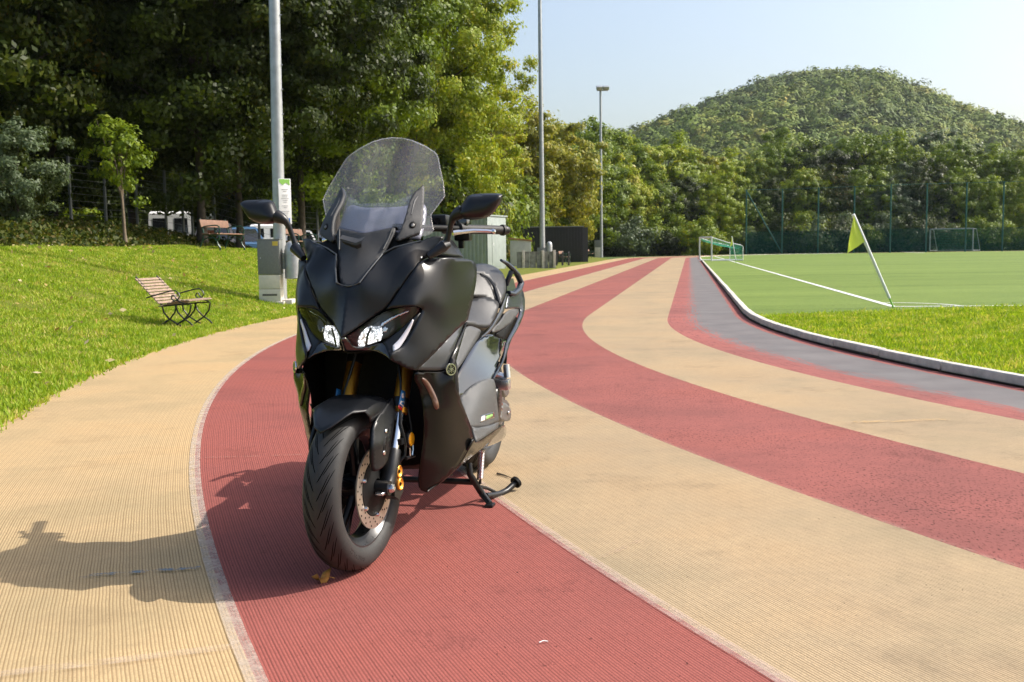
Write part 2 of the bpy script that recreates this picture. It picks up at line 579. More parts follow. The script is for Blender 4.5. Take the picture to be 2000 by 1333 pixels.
# ---- infield: natural grass near the bend, artificial turf beyond
def green_mat(name, c1, c2, c3, scale, bmp, rough=.9, fleck=None, band=None):
    m, nt = new_mat(name)
    tc = N(nt, 'ShaderNodeTexCoord')
    o = tc.outputs['Object']
    a = noise(nt, o, scale, 6, .65)
    b = noise(nt, o, scale * 9, 4, .7)
    f = noise(nt, o, scale * 60, 3, .7)
    c = mixc(nt, ramp(nt, a, [(.35, (0, 0, 0)), (.68, (1, 1, 1))]), c1, c2)
    c = mixc(nt, mathn(nt, 'MULTIPLY', ramp(nt, b, [(.4, (0, 0, 0)), (.7, (1, 1, 1))]), .6), c, c3)
    c = mixc(nt, mathn(nt, 'MULTIPLY', ramp(nt, f, [(.42, (1, 1, 1)), (.62, (0, 0, 0))]), .6), c, tuple(x * .45 for x in c1))
    if band:
        mb_ = N(nt, 'ShaderNodeMapping')
        mb_.inputs['Scale'].default_value = band
        nt.links.new(o, mb_.inputs[0])
        c = mixc(nt, mathn(nt, 'MULTIPLY', ramp(nt, noise(nt, mb_.outputs[0], 1.0, 5, .65), [(.38, (0, 0, 0)), (.66, (1, 1, 1))]), .32), c, tuple(x * 1.3 + .02 for x in c3))  # stretched lighter bands paint in the sheen of the turf
        c = mixc(nt, mathn(nt, 'MULTIPLY', ramp(nt, noise(nt, o, 22, 3, .7), [(.45, (0, 0, 0)), (.7, (1, 1, 1))]), .5), c, tuple(x * .55 for x in c1))
    if fleck:
        c = mixc(nt, mathn(nt, 'MULTIPLY', mathn(nt, 'GREATER_THAN', noise(nt, o, 45, 2), .73), .6), c, fleck)
    p = principled(nt, **{'Base Color': c, 'Roughness': rough, 'Specular IOR Level': .25})
    nt.links.new(bump(nt, mathn(nt, 'ADD', f, mathn(nt, 'MULTIPLY', b, .8)), bmp, .02), p.inputs['Normal'])
    return m
M_turf = green_mat('artificial_turf', (.11, .185, .020), (.165, .24, .030), (.215, .285, .048), .9, .8, .8, (.30, .37, .12), (.05, .38, 1))
M_lawn = green_mat('lawn', (.12, .155, .012), (.17, .195, .016), (.24, .225, .035), 1.6, .7)
M_far = green_mat('far_meadow', (.06, .11, .02), (.08, .13, .025), (.1, .14, .03), .05, .3)
ga, gb = ground(1480, 627), ground(2000, 606)
def turf_edge(x):
    return ga[1] + (gb[1] - ga[1]) * (x - ga[0]) / (gb[0] - ga[0])
k6 = bpath(6, .096)
near = [p for p in k6[:len(YS)] if p[1] < turf_edge(p[0])]
last = near[-1]
farp = [p for p in k6 if p not in near]
me = bpy.data.meshes.new('lawn')
poly = [(x, y, .05) for x, y in near] + [(40, turf_edge(40), .05), (40, -4, .05)]
me.from_pydata(poly, [], [tuple(range(len(poly)))])
tag(link_mesh('lawn', me, M_lawn), kind='structure')
me = bpy.data.meshes.new('pitch')
poly = [(last[0], last[1], .052)] + [(x, y, .052) for x, y in farp] + [(farp[-1][0], -10, .052), (40, -4, .052), (40, turf_edge(40), .052)]
me.from_pydata(poly, [], [tuple(range(len(poly)))])
tag(link_mesh('pitch', me, M_turf), kind='structure')
FLA, FLB = ground(1745, 600, .05), ground(1437, 513, .05)
_td = Vector((FLB[0] - FLA[0], FLB[1] - FLA[1])).normalized()
_tn = Vector((_td.y, -_td.x))
def pl(a, b): return (FLA[0] + _td.x * a + _tn.x * b, FLA[1] + _td.y * a + _tn.y * b)
strip('pitch_line', [pl(t, 0) for t in np.linspace(0, 74, 20)], .11, .058, M_white_line)
gr_ = ground(2000, 598, .05)
_gd = Vector((gr_[0] - FLA[0], gr_[1] - FLA[1])).normalized()
strip('pitch_line', [(FLA[0] + _gd.x * t, FLA[1] + _gd.y * t) for t in (0, 5, 20, 60)], .10, .058, M_white_line)
strip('pitch_line', [(FLA[0] + _td.x * math.cos(R(a)) + _tn.x * math.sin(R(a)), FLA[1] + _td.y * math.cos(R(a)) + _tn.y * math.sin(R(a))) for a in np.linspace(2, 86, 14)], .08, .062, M_white_line)
strip('pitch_line', [ground(1500, 519, .05), ground(1750, 513, .05), ground(2010, 507.5, .05)], .12, .058, worn_paint('faint_pitch_line', (.55, .6, .4), .1))
strip('pitch_line', [ground(1565, 497.5, .05), ground(1640, 496, .05)], .35, .058, M_white_line)
strip('pitch_line', [ground(1760, 492.5, .05), ground(1805, 494.5, .05)], .25, .058, M_white_line)
strip('pitch_line', [ground(1612, 560, .05), ground(1645, 559.5, .05)], .1, .058, M_orange)

# ---- left bank
def sstep(a, b, x):
    t = min(max((x - a) / (b - a), 0), 1)
    return t * t * (3 - 2 * t)
def terrain(x, y):
    s = bx(0, min(max(y, -4), 85)) - x
    if s <= 0: return 0.0
    f = 1 - sstep(26, 46, y)
    f2 = 1 - sstep(34, 52, y)
    h = 1.16 * f * sstep(.25, 6.8, s) ** .95 + .02 * min(s / .3, 1)
    h += f2 * (.62 * sstep(7.6, 10.2, s) - 1.2 * sstep(11.2, 14.0, s))
    h += .035 * math.sin(x * 1.7 + 1) * math.sin(y * .9) * min(s, 1) + .02 * math.sin(x * 4.1) * math.sin(y * 3.3 + 2) * min(s, 1)
    return h
def on_bank(u, v):
    d = ray(u, v)
    t = 2.0
    while t < 120:
        p = CAMP + d * t
        if p[2] <= terrain(p[0], p[1]): return p
        t += .02
    return CAMP + d * t
rows = []
ss = [0, .06, .15, .3, .5, .8, 1.2, 1.7, 2.3, 3, 3.7, 4.5, 5.3, 6, 6.6, 7.2, 7.8, 8.3, 8.8, 9.4, 10, 10.6, 11.2, 12, 13, 14, 16, 20, 28, 45]
for y in list(np.arange(-4, 30, .5)) + list(np.arange(30, 86, 2)) + [100, 130]:
    rows.append([(bx(0, min(y, 85)) - s, y, max(terrain(bx(0, min(y, 85)) - s, min(y, 85)), -.002 if s == 0 else .004)) for s in ss])
mb = MB().grid(rows)
bank = tag(mb.build('grass_bank', M_lawn), kind='structure')
mb = MB().grid([[(-2500, -60, -.06), (2500, -60, -.06)], [(-2500, 3500, -.06), (2500, 3500, -.06)]])
tag(mb.build('ground', M_far), kind='structure')
mb = MB().grid([[(-60, 26, .35), (bx(0, 26) - 13.6, 26, .35)], [(-60, 110, .35), (bx(0, 60) - 13.6, 62, .35)]])
tag(mb.build('parking_road', simple('asphalt', (.06, .06, .062), .9, 0, .2, 3)), kind='structure')

# ---- grass blades
def leafy_mat(name, stops, trans=.35, rough=.5, obj_var=.0, nscale=.45, namp=.9):
    m, nt = new_mat(name)
    g = N(nt, 'ShaderNodeNewGeometry')
    oi = N(nt, 'ShaderNodeObjectInfo')
    tc = N(nt, 'ShaderNodeTexCoord')
    r = g.outputs['Random Per Island']
    if obj_var:
        big = noise(nt, g.outputs['Position'], nscale, 3)
        r = mathn(nt, 'ADD', mathn(nt, 'MULTIPLY', r, .55), mathn(nt, 'ADD', mathn(nt, 'MULTIPLY_ADD', oi.outputs['Random'], obj_var, -obj_var / 2), mathn(nt, 'MULTIPLY_ADD', big, namp, -.22 * namp / .9)), clamp=True)
    c = ramp(nt, r, stops)
    d = N(nt, 'ShaderNodeBsdfPrincipled')
    d.inputs['Roughness'].default_value = rough
    d.inputs['Specular IOR Level'].default_value = .22
    nt.links.new(c, d.inputs['Base Color'])
    t = N(nt, 'ShaderNodeBsdfTranslucent')
    ct = mixc(nt, 1.0, c, (1.25, 1.2, .55), 'MULTIPLY')
    nt.links.new(ct, t.inputs[0])
    mx = N(nt, 'ShaderNodeMixShader')
    mx.inputs[0].default_value = trans
    nt.links.new(d.outputs[0], mx.inputs[1]); nt.links.new(t.outputs[0], mx.inputs[2])
    o = N(nt, 'ShaderNodeOutputMaterial')
    nt.links.new(mx.outputs[0], o.inputs[0])
    return m
M_blade = leafy_mat('grass_blades', [(0, (.095, .185, .010)), (.4, (.21, .33, .018)), (.75, (.355, .44, .040)), (.95, (.56, .48, .17))], .45, .6, .01, 3.2, 1.25)
def blades(name, n, sampler, seed, hmin=.022, hmax=.055):
    rg = np.random.default_rng(seed)
    P = sampler(rg, n)
    n = len(P)
    a = rg.uniform(0, 2 * np.pi, n)
    h = rg.uniform(hmin, hmax, n) * (1 + .2 * rg.standard_normal(n)).clip(.5, 1.6)
    w = rg.uniform(.004, .0085, n) * (1 + P[:, 1] * .045)
    lean = rg.uniform(.15, .9, n)[:, None] * np.stack([np.cos(a * 3.1), np.sin(a * 3.1), np.zeros(n)], -1) * h[:, None]
    side = np.stack([np.cos(a), np.sin(a), np.zeros(n)], -1) * w[:, None]
    top = P + lean + np.stack([0 * h, 0 * h, h], -1)
    V = np.stack([P - side, P + side, top], 1).reshape(-1, 3)
    T = np.arange(3 * n).reshape(-1, 3)
    o = link_mesh(name, np_mesh(name, V, tris=T), M_blade)
    return o
def bank_pts(rg, n):
    y = 1.5 + 32.5 * rg.random(n) ** 1.4
    s = 8.2 * rg.random(n) ** 1.1 - .03
    keep = np.abs(-1) > 0
    X = np.array([bx(0, yy) for yy in y]) - s + .03 * rg.standard_normal(n) * (s < .2)
    # only where the camera can look
    u = X / y
    m = (u > -1.15)
    X, y = X[m], y[m]
    Z = np.array([terrain(a, b) for a, b in zip(X, y)])
    return np.stack([X, y, Z - .003], -1)
tag(blades('bank_grass', 420000, bank_pts, 1), 'sunlit short grass covering the sloping bank beside the track', 'grass', kind='stuff')
def lawn_pts(rg, n):
    y = 3.5 + 13.2 * rg.random(n) ** 1.1
    X = np.array([bx(6, yy) for yy in y]) + .10 + 7.5 * rg.random(n) ** 1.2
    m = (y < ga[1] + (gb[1] - ga[1]) * (X - ga[0]) / (gb[0] - ga[0]) + .25 * rg.standard_normal(n)) & (X / y < 1.1)
    return np.stack([X[m], y[m], np.full(m.sum(), .048)], -1)
tag(blades('infield_grass', 240000, lawn_pts, 2, .02, .05), 'longer natural grass between kerb and artificial pitch', 'grass', kind='stuff')

# fallen leaves on the bank
rg = np.random.default_rng(7)
M_dry = leafy_mat('dry_leaves', [(0, (.30, .20, .06)), (.5, (.42, .32, .12)), (1, (.5, .42, .25))], .2)
n = 420
y = 6 + 20 * rg.random(n); s = 8 * rg.random(n) ** .9
X = np.array([bx(0, a) for a in y]) - s
Z = np.array([terrain(a, b) for a, b in zip(X, y)]) + .045 + .03 * rg.random(n)
C_ = np.stack([X, y, Z], -1)
A1 = rg.standard_normal((n, 3)) * [1, 1, .5]; A1 /= np.linalg.norm(A1, axis=1)[:, None]
A2 = np.cross(A1, rg.standard_normal((n, 3)) * [.4, .4, 1]); A2 /= np.linalg.norm(A2, axis=1)[:, None]
sz = rg.uniform(.025, .055, n)[:, None]
V = np.stack([C_ - A1 * sz, C_ + A2 * sz * .6, C_ + A1 * sz, C_ - A2 * sz * .6], 1).reshape(-1, 3)
tag(link_mesh('fallen_leaves', np_mesh('fallen_leaves', V, quads=np.arange(4 * n).reshape(-1, 4)), M_dry), 'dry yellow leaves scattered over the sloping grass', 'leaves', kind='stuff')

# upper-bank undergrowth; its dark leaf colour stands for tree shade
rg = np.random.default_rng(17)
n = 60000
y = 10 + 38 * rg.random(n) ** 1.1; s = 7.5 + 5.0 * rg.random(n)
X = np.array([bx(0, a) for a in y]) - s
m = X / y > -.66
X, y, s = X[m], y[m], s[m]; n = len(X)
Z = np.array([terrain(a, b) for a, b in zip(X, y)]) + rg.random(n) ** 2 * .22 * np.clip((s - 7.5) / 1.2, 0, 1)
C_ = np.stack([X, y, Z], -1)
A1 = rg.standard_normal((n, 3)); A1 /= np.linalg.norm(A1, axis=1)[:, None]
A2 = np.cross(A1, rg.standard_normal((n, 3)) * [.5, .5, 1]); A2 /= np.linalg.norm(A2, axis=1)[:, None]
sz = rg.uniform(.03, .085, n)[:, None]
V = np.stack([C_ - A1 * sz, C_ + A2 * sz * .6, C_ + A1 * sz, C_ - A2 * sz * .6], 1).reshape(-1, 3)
M_shade_leaf = leafy_mat('shade_dark_leaves', [(0, (.02, .035, .006)), (.4, (.045, .07, .010)), (.8, (.09, .10, .018)), (1, (.17, .13, .05))], .3)
tag(link_mesh('undergrowth', np_mesh('undergrowth', V, quads=np.arange(4 * n).reshape(-1, 4)), M_shade_leaf), 'undergrowth with tree shade put into its dark leaf colour on the upper bank below the fence', 'undergrowth', kind='stuff')
# ================================================================== trees, shrubs, hill
G_DARK = [(0, (0.0161, 0.0269, 0.0036)), (0.35, (0.0305, 0.0484, 0.0062)), (0.7, (0.0556, 0.0789, 0.009)), (0.93, (0.0987, 0.1032, 0.0126)), (1, (0.2153, 0.1256, 0.0161))]  # crown shade is put into these dark leaf tones
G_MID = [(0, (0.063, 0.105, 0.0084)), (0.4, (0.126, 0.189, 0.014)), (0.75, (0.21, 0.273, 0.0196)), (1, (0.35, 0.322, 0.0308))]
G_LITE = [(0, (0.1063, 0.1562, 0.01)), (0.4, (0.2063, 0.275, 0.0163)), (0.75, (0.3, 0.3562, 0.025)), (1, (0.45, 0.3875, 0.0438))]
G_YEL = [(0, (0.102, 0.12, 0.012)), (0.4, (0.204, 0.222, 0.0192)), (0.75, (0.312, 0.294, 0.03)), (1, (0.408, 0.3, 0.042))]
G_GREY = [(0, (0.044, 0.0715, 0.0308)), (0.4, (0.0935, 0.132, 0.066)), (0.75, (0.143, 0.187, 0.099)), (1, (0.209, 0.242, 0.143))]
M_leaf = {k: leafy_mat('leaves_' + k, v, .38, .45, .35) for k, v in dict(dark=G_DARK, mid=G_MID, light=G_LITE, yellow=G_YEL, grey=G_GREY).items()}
M_bark = simple('bark', (.060, .047, .036), .9, 0, .35, 9, .8, 25)
M_bark2 = simple('pale_bark', (.17, .13, .09), .9, 0, .25, 14, .6, 40)

def crown_arrays(seed, rx, rz, nclump, nleaf, leaf, inner=.35, flat=.65, low=-1.0, lump=.24, csize=(.10, .22), nw=(1.1, .9, .55)):
    rg = np.random.default_rng(seed)
    d = rg.standard_normal((nclump, 3)); d /= np.linalg.norm(d, axis=1)[:, None]
    d = d[d[:, 2] > low]
    ph = rg.uniform(0, 6.28, 6)
    def lumpf(v):
        return 1 + lump * (np.sin(3.1 * v[:, 0] + ph[0] + 2 * v[:, 2]) * .5 + np.sin(4.3 * v[:, 1] + ph[1]) * .5 + np.sin(5.7 * v[:, 2] + ph[2] + 3 * v[:, 0]) * .45 + .35 * np.sin(9 * v[:, 0] + ph[3]) * np.sin(8 * v[:, 1] + ph[4]))
    f = inner + (1 - inner) * rg.random(len(d)) ** .45
    c = d * (f * lumpf(d))[:, None] * [rx, rx, rz]
    cr = rg.uniform(*csize, len(d)) * rx
    k = rg.integers(0, len(d), nleaf)
    off = np.clip(rg.standard_normal((nleaf, 3)), -1.7, 1.7) * [1, 1, flat] * .6
    p = c[k] + off * cr[k][:, None]
    nrm = off * nw[0] + d[k] * nw[1] + rg.standard_normal((nleaf, 3)) * nw[2] + [0, 0, .45]
    nrm /= np.linalg.norm(nrm, axis=1)[:, None]
    t = np.cross(nrm, rg.standard_normal((nleaf, 3))); t /= np.linalg.norm(t, axis=1)[:, None] + 1e-9
    b = np.cross(nrm, t)
    L = leaf * rg.uniform(.55, 1.35, nleaf)[:, None]
    W = L * rg.uniform(.42, .7, nleaf)[:, None]
    V = np.stack([p - t * L, p + b * W - t * L * .1, p + t * L, p - b * W - t * L * .1], 1).reshape(-1, 3)
    return V, c

def trunk_mb(seed, h, r, crown_c, cz, nl=9, lean=.03, r_top=.28):
    rg = random.Random(seed)
    mb = MB()
    pts, rr = [], []
    m = 9
    dx, dy = rg.uniform(-lean, lean), rg.uniform(-lean, lean)
    for i in range(m):
        t = i / (m - 1)
        pts.append((dx * h * t + .05 * r * math.sin(5 * t + seed), dy * h * t + .05 * r * math.cos(4 * t), h * t))
        rr.append(r * (1 + .5 * max(0, .12 - t) / .12) * (1 - (1 - r_top) * t))
    mb.tube(pts, rr, 12)
    idx = list(range(len(crown_c)))
    rg.shuffle(idx)
    for i in idx[:nl]:
        c = crown_c[i]
        tgt = Vector((c[0] * .8, c[1] * .8, c[2] * .8 + cz))
        zs = h * rg.uniform(.35, .9)
        if tgt.z < zs: zs = max(h * .3, tgt.z - .5)
        st = Vector((dx * zs, dy * zs, zs))
        mid = st.lerp(tgt, .5) + Vector((rg.uniform(-.2, .2), rg.uniform(-.2, .2), rg.uniform(-.1, .35))) * (tgt - st).length * .25
        q = []
        for t in (0, .25, .5, .75, 1):
            q.append((st * (1 - t) + mid * t).lerp(mid * (1 - t) + tgt * t, t))
        r0 = r * rg.uniform(.3, .5)
        mb.tube(q, [r0, r0 * .8, r0 * .6, r0 * .4, r0 * .15], 7)
    return mb

def make_tree(name, label, cat, seed, mat, h_trunk, r_trunk, cz, rx, rz, ncl, nleaf, leaf, group=None, bark=None, **kw):
    root = empty(name, (0, 0, 0), 0, label, cat, group)
    V, c = crown_arrays(seed, rx, rz, ncl, nleaf, leaf, **kw)
    V[:, 2] += cz
    trunk_mb(seed, h_trunk, r_trunk, c, cz).build('trunk', bark or M_bark, root)
    link_mesh('crown', np_mesh('crown', V, quads=np.arange(len(V)).reshape(-1, 4)), M_leaf[mat], root)
    return root

def put(root, loc, s=1.0, rz=0.0, mat=None, label=None, first=[]):
    if id(root) in [i for i, _ in first]:
        c = copy_tree(root)
    else:
        first.append((id(root), root))
        c = root
    c.location = loc
    c.rotation_euler = (0, 0, rz)
    c.scale = (s, s, s) if not hasattr(s, '__len__') else s
    if label: c['label'] = label
    if mat:
        for ch in c.children:
            if ch.name.startswith('crown'):
                ch.data = ch.data.copy() if False else ch.data
                ch.material_slots[0].link = 'OBJECT'
                ch.material_slots[0].material = M_leaf[mat]
    return c

def gpos(u, Y, dz=0.0):
    p = at_depth(u, 480, Y)
    return (p[0], p[1], terrain(p[0], p[1]) - .1 + dz if p[0] < bx(0, min(Y, 85)) else -.05)

GB = 'tall trees behind the wire fence'
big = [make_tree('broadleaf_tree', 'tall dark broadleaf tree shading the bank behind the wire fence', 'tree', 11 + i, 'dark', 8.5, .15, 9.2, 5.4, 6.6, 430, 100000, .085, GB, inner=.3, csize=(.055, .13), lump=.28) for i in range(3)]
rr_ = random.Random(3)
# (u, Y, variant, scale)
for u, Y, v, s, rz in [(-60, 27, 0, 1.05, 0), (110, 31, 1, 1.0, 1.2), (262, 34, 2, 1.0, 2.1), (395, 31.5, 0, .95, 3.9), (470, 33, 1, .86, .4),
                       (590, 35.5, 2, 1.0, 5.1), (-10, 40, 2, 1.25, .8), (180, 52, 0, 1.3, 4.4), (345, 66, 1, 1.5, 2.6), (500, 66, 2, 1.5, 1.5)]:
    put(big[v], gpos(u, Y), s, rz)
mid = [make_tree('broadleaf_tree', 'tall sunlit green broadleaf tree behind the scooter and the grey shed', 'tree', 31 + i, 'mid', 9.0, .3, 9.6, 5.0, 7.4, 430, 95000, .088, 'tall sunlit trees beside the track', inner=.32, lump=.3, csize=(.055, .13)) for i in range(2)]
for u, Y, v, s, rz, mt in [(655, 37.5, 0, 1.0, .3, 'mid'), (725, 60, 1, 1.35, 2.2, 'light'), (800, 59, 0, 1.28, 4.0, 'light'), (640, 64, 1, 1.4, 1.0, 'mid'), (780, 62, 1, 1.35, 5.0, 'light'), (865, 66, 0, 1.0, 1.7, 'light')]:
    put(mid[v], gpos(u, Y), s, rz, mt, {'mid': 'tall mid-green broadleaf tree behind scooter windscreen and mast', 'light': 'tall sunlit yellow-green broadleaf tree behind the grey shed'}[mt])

# low layer behind the bench fence, so that the wood has no bare gap under the crowns
shr = [make_tree('shrub', 'dark shrub growing below the tall trees behind the fence', 'shrub', 61 + i, 'dark', .6, .05, 1.1, 1.35, 1.15, 60, 7000, .075, 'shrubs under the trees', inner=.2, csize=(.16, .3)) for i in range(2)]
for i, (u, Y) in enumerate([(60, 38), (150, 42), (225, 52), (560, 60), (610, 58), (655, 58), (700, 58), (745, 60), (800, 60), (850, 60), (890, 60), (930, 62), (960, 66), (520, 56), (450, 60), (380, 62), (300, 60), (130, 52), (40, 46), (240, 66), (340, 70), (420, 72)]):
    s = rr_.uniform(1.0, 1.6) * (1.5 if Y > 42 else 1)
    mt = rr_.choice(['dark', 'dark', 'mid'])
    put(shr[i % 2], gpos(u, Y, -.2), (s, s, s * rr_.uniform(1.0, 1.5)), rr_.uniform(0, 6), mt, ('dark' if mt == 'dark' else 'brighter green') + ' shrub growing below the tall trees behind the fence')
# far left wood that closes the view behind the parked cars
far_dark = [make_tree('background_tree', 'dark tree in the wood beyond the parked cars', 'tree', 81 + i, 'dark', 7, .25, 7.2, 4.6, 6.6, 130, 20000, .18, 'wood beyond the parked cars', inner=.25, csize=(.14, .26)) for i in range(2)]
for i in range(15):
    u = -80 + i * 62 + rr_.uniform(-15, 15)
    put(far_dark[i % 2], gpos(u, rr_.uniform(74, 92), -.6), rr_.uniform(1.1, 1.6), rr_.uniform(0, 6))

# the silver-leaved shrub at the left edge, the young tree, the bank shrubs
sil = make_tree('shrub', 'pale silvery green bush at the foot of the trees beside the wire fence', 'shrub', 71, 'grey', 1.2, .05, 1.75, 1.35, 1.75, 90, 14000, .055, inner=.2, csize=(.12, .24))
put(sil, gpos(40, 24.5), .78, 0)
for i, (u, Y, s, mt) in enumerate([(172, 31.5, .62, 'mid'), (-45, 25, 1.1, 'dark'), (105, 31, .85, 'mid')]):
    put(shr[i % 2], gpos(u, Y), s, i, mt, 'leafy bush growing through the wire fence on the bank')
young = empty('young_tree', (0, 0, 0), 0, 'slim young tree with sparse yellowing crown standing on the bank', 'tree')
V, c = crown_arrays(91, .95, 1.1, 80, 4200, .055, inner=.15, csize=(.12, .26), lump=.35)
V[:, 2] += 2.25
trunk_mb(91, 2.5, .05, c, 2.25, 14, .02, .4).build('trunk', M_bark2, young)
link_mesh('crown', np_mesh('crown', V, quads=np.arange(len(V)).reshape(-1, 4)), M_leaf['mid'], young)
_p = on_bank(245, 478)
young.location = (_p[0], _p[1], terrain(_p[0], _p[1]) - .03)

# ---- tree line beyond the far bend
LN = 'tree line beyond the far bend'
fl = [make_tree('broadleaf_tree', 'rounded green tree in the dense line beyond the pitch', 'tree', 101 + i, 'mid', 7.0, .3, 7.6, 5.2, 6.4, 300, 34000, .16, LN, inner=.5, csize=(.075, .16), lump=.26, nw=(1.5, 1.0, .35)) for i in range(4)]
rows_ = []
def line(u, Y, top, mt, v=None):
    """A tree of the line whose crown reaches photo row `top`."""
    hor = 485 - (u - 1000) * .014
    H = (hor - top) * Y / PF + CAM_H
    s = H / 14.2
    p = at_depth(u, 480, Y)
    wide = rr_.uniform(.95, 1.2)
    front = Y < 128
    lab = {'mid': 'rounded mid-green tree', 'light': 'bright yellow-green sunlit tree', 'dark': 'dark green tree', 'yellow': 'tree with yellowing autumn crown', 'grey': 'pale silvery green tree'}[mt]
    put(fl[rr_.randrange(4) if v is None else v], (p[0], p[1], -.25), (s * wide, s * wide, s), rr_.uniform(0, 6), mt,
        lab + (' in the front row beyond the far bend and fence' if front else ' rising behind the front row beyond the far bend'))
for u, Y, top, mt in [(985, 86, 200, 'yellow'), (1040, 92, 215, 'yellow'), (1085, 104, 250, 'mid'), (1120, 118, 236, 'mid'), (1180, 124, 250, 'mid'), (1235, 128, 262, 'light'), (1285, 132, 262, 'light'), (1330, 138, 300, 'yellow'), (1375, 136, 295, 'yellow'),
                      (1420, 140, 288, 'light'), (1475, 140, 300, 'mid'), (1540, 142, 275, 'mid'), (1600, 138, 270, 'dark'), (1665, 140, 268, 'mid'), (1730, 142, 262, 'mid'), (1790, 146, 255, 'grey'), (1840, 140, 278, 'mid'), (1895, 138, 285, 'mid'), (1950, 136, 300, 'mid'), (2010, 134, 305, 'light'), (2080, 138, 290, 'mid')]:
    line(u, Y, top, mt)
for u, Y, top, mt in [(1010, 80, 330, 'mid'), (1090, 104, 300, 'mid'), (1150, 112, 300, 'mid'), (1215, 116, 318, 'light'), (1262, 119, 330, 'mid'), (1310, 121, 340, 'dark'), (1355, 122, 352, 'mid'), (1400, 122, 335, 'light'), (1450, 124, 350, 'mid'),
                      (1505, 126, 345, 'dark'), (1560, 127, 330, 'mid'), (1625, 127, 335, 'dark'), (1690, 127, 340, 'mid'), (1745, 127, 335, 'grey'), (1805, 127, 325, 'dark'), (1865, 126, 335, 'mid'), (1925, 125, 345, 'light'), (1985, 124, 350, 'mid')]:
    line(u, Y, top, mt)
fs_ = make_tree('shrub', 'low shrub at the foot of the tree line beyond the track', 'shrub', 121, 'mid', .8, .08, 1.7, 2.3, 1.7, 70, 7000, .12, 'shrubs along the far bend', inner=.3, csize=(.16, .3))
for i in range(32):
    u = 1015 + i * 32 + rr_.uniform(-9, 9)
    Y = (96 if u < 1060 else 112 if u < 1400 else 119) + rr_.uniform(-2, 3)
    p = at_depth(u, 480, Y)
    mt = rr_.choice(['mid', 'mid', 'light', 'dark', 'grey'])
    put(fs_, (p[0], p[1], -.2), rr_.uniform(.8, 1.35), rr_.uniform(0, 6), mt, {'mid': 'low mid-green', 'light': 'low bright green', 'dark': 'low dark green', 'grey': 'low pale silvery'}[mt] + ' shrub at the foot of the tree line beyond the track')

# ---- the wooded hill
SK = [(600, 360), (800, 330), (1000, 300), (1150, 252), (1250, 226), (1330, 188), (1400, 171), (1470, 147), (1540, 137), (1600, 133), (1650, 131), (1740, 146), (1800, 171), (1870, 197), (1950, 219), (2000, 232), (2150, 275), (2400, 320)]
HY = 760.0
def ridge(x):
    us = [at_depth(u, v, HY) for u, v in SK]
    return float(np.interp(x, [p[0] for p in us], [p[2] for p in us])) - 24.0
def hill_z(x, y):
    # x scaled back to the ridge's distance keeps the flank under the skyline
    r = ridge(x * (HY / max(y, 300)) ** 1.0)
    t = (y - HY) / (430.0 if y < HY else 700)
    f = max(0.0, math.cos(min(abs(t), 1) * math.pi / 2)) ** 1.25
    return r * f + 5.0 * math.sin(x * .021 + y * .013) * f - .5
mb = MB().grid([[(x, y, hill_z(x, y)) for x in np.arange(-420, 1000, 22)] for y in np.arange(330, 1460, 22)])
tag(mb.build('hill', M_far), kind='structure')
rg = np.random.default_rng(44)
Vs = []
base = [crown_arrays(200 + i, 1.0, .82, 46, 330, .105, inner=.8, low=-.2, csize=(.16, .28), lump=.14, nw=(.8, 1.6, .22))[0] for i in range(6)]
cnt = 0
tries = 0
while cnt < 2300 and tries < 40000:
    tries += 1
    y = rg.uniform(350, 800) ; x = rg.uniform(-.05, .62) * y
    z = hill_z(x, y)
    if z < 4: continue
    s = rg.uniform(5.5, 10.0) * (.8 + .3 * y / 760)
    a = rg.uniform(0, 6.28)
    b = base[rg.integers(0, 6)]
    ca, sa = math.cos(a), math.sin(a)
    W = np.stack([b[:, 0] * ca - b[:, 1] * sa, b[:, 0] * sa + b[:, 1] * ca, b[:, 2] * rg.uniform(.9, 1.3)], -1) * s
    Vs.append(W + [x, y, z + s * .45])
    cnt += 1
V = np.concatenate(Vs)
def forest_mat():
    m, nt = new_mat('hill_forest_leaves')
    g = N(nt, 'ShaderNodeNewGeometry')
    big = noise(nt, g.outputs['Position'], .055, 4, .6)
    med = noise(nt, g.outputs['Position'], .012, 3, .5)
    r = mathn(nt, 'ADD', mathn(nt, 'MULTIPLY', g.outputs['Random Per Island'], .14), mathn(nt, 'MULTIPLY_ADD', big, 1.5, -.32), clamp=True)
    c = ramp(nt, r, [(0, (.02, .045, .010)), (.3, (.085, .14, .017)), (.55, (.17, .225, .024)), (.78, (.27, .26, .032)), (1, (.33, .24, .04))])
    c = mixc(nt, mathn(nt, 'MULTIPLY', ramp(nt, med, [(.45, (0, 0, 0)), (.65, (1, 1, 1))]), .4), c, (.05, .075, .022))
    p = principled(nt, **{'Base Color': c, 'Roughness': .7, 'Specular IOR Level': .2})
    return m
tag(link_mesh('hillside_forest', np_mesh('hillside_forest', V, quads=np.arange(len(V)).reshape(-1, 4)), forest_mat()), 'dense autumn-tinged forest covering the rounded hill', 'forest', kind='stuff')

# ---- summer haze over the whole place
hz_ = MB().box((300, 760, 199), (2600, 1640, 402)).build('haze', None)
hm, hnt = new_mat('haze_air')
hv = N(hnt, 'ShaderNodeVolumePrincipled')
hv.inputs['Color'].default_value = (.86, .92, 1.0, 1)
hv.inputs['Density'].default_value = .0001
hv.inputs['Anisotropy'].default_value = .25
ho = N(hnt, 'ShaderNodeOutputMaterial')
hnt.links.new(hv.outputs[0], ho.inputs['Volume'])
hz_.data.materials.clear()
hz_.data.materials.append(hm)
tag(hz_, 'thin summer haze in the air over the ground', 'haze', kind='stuff')
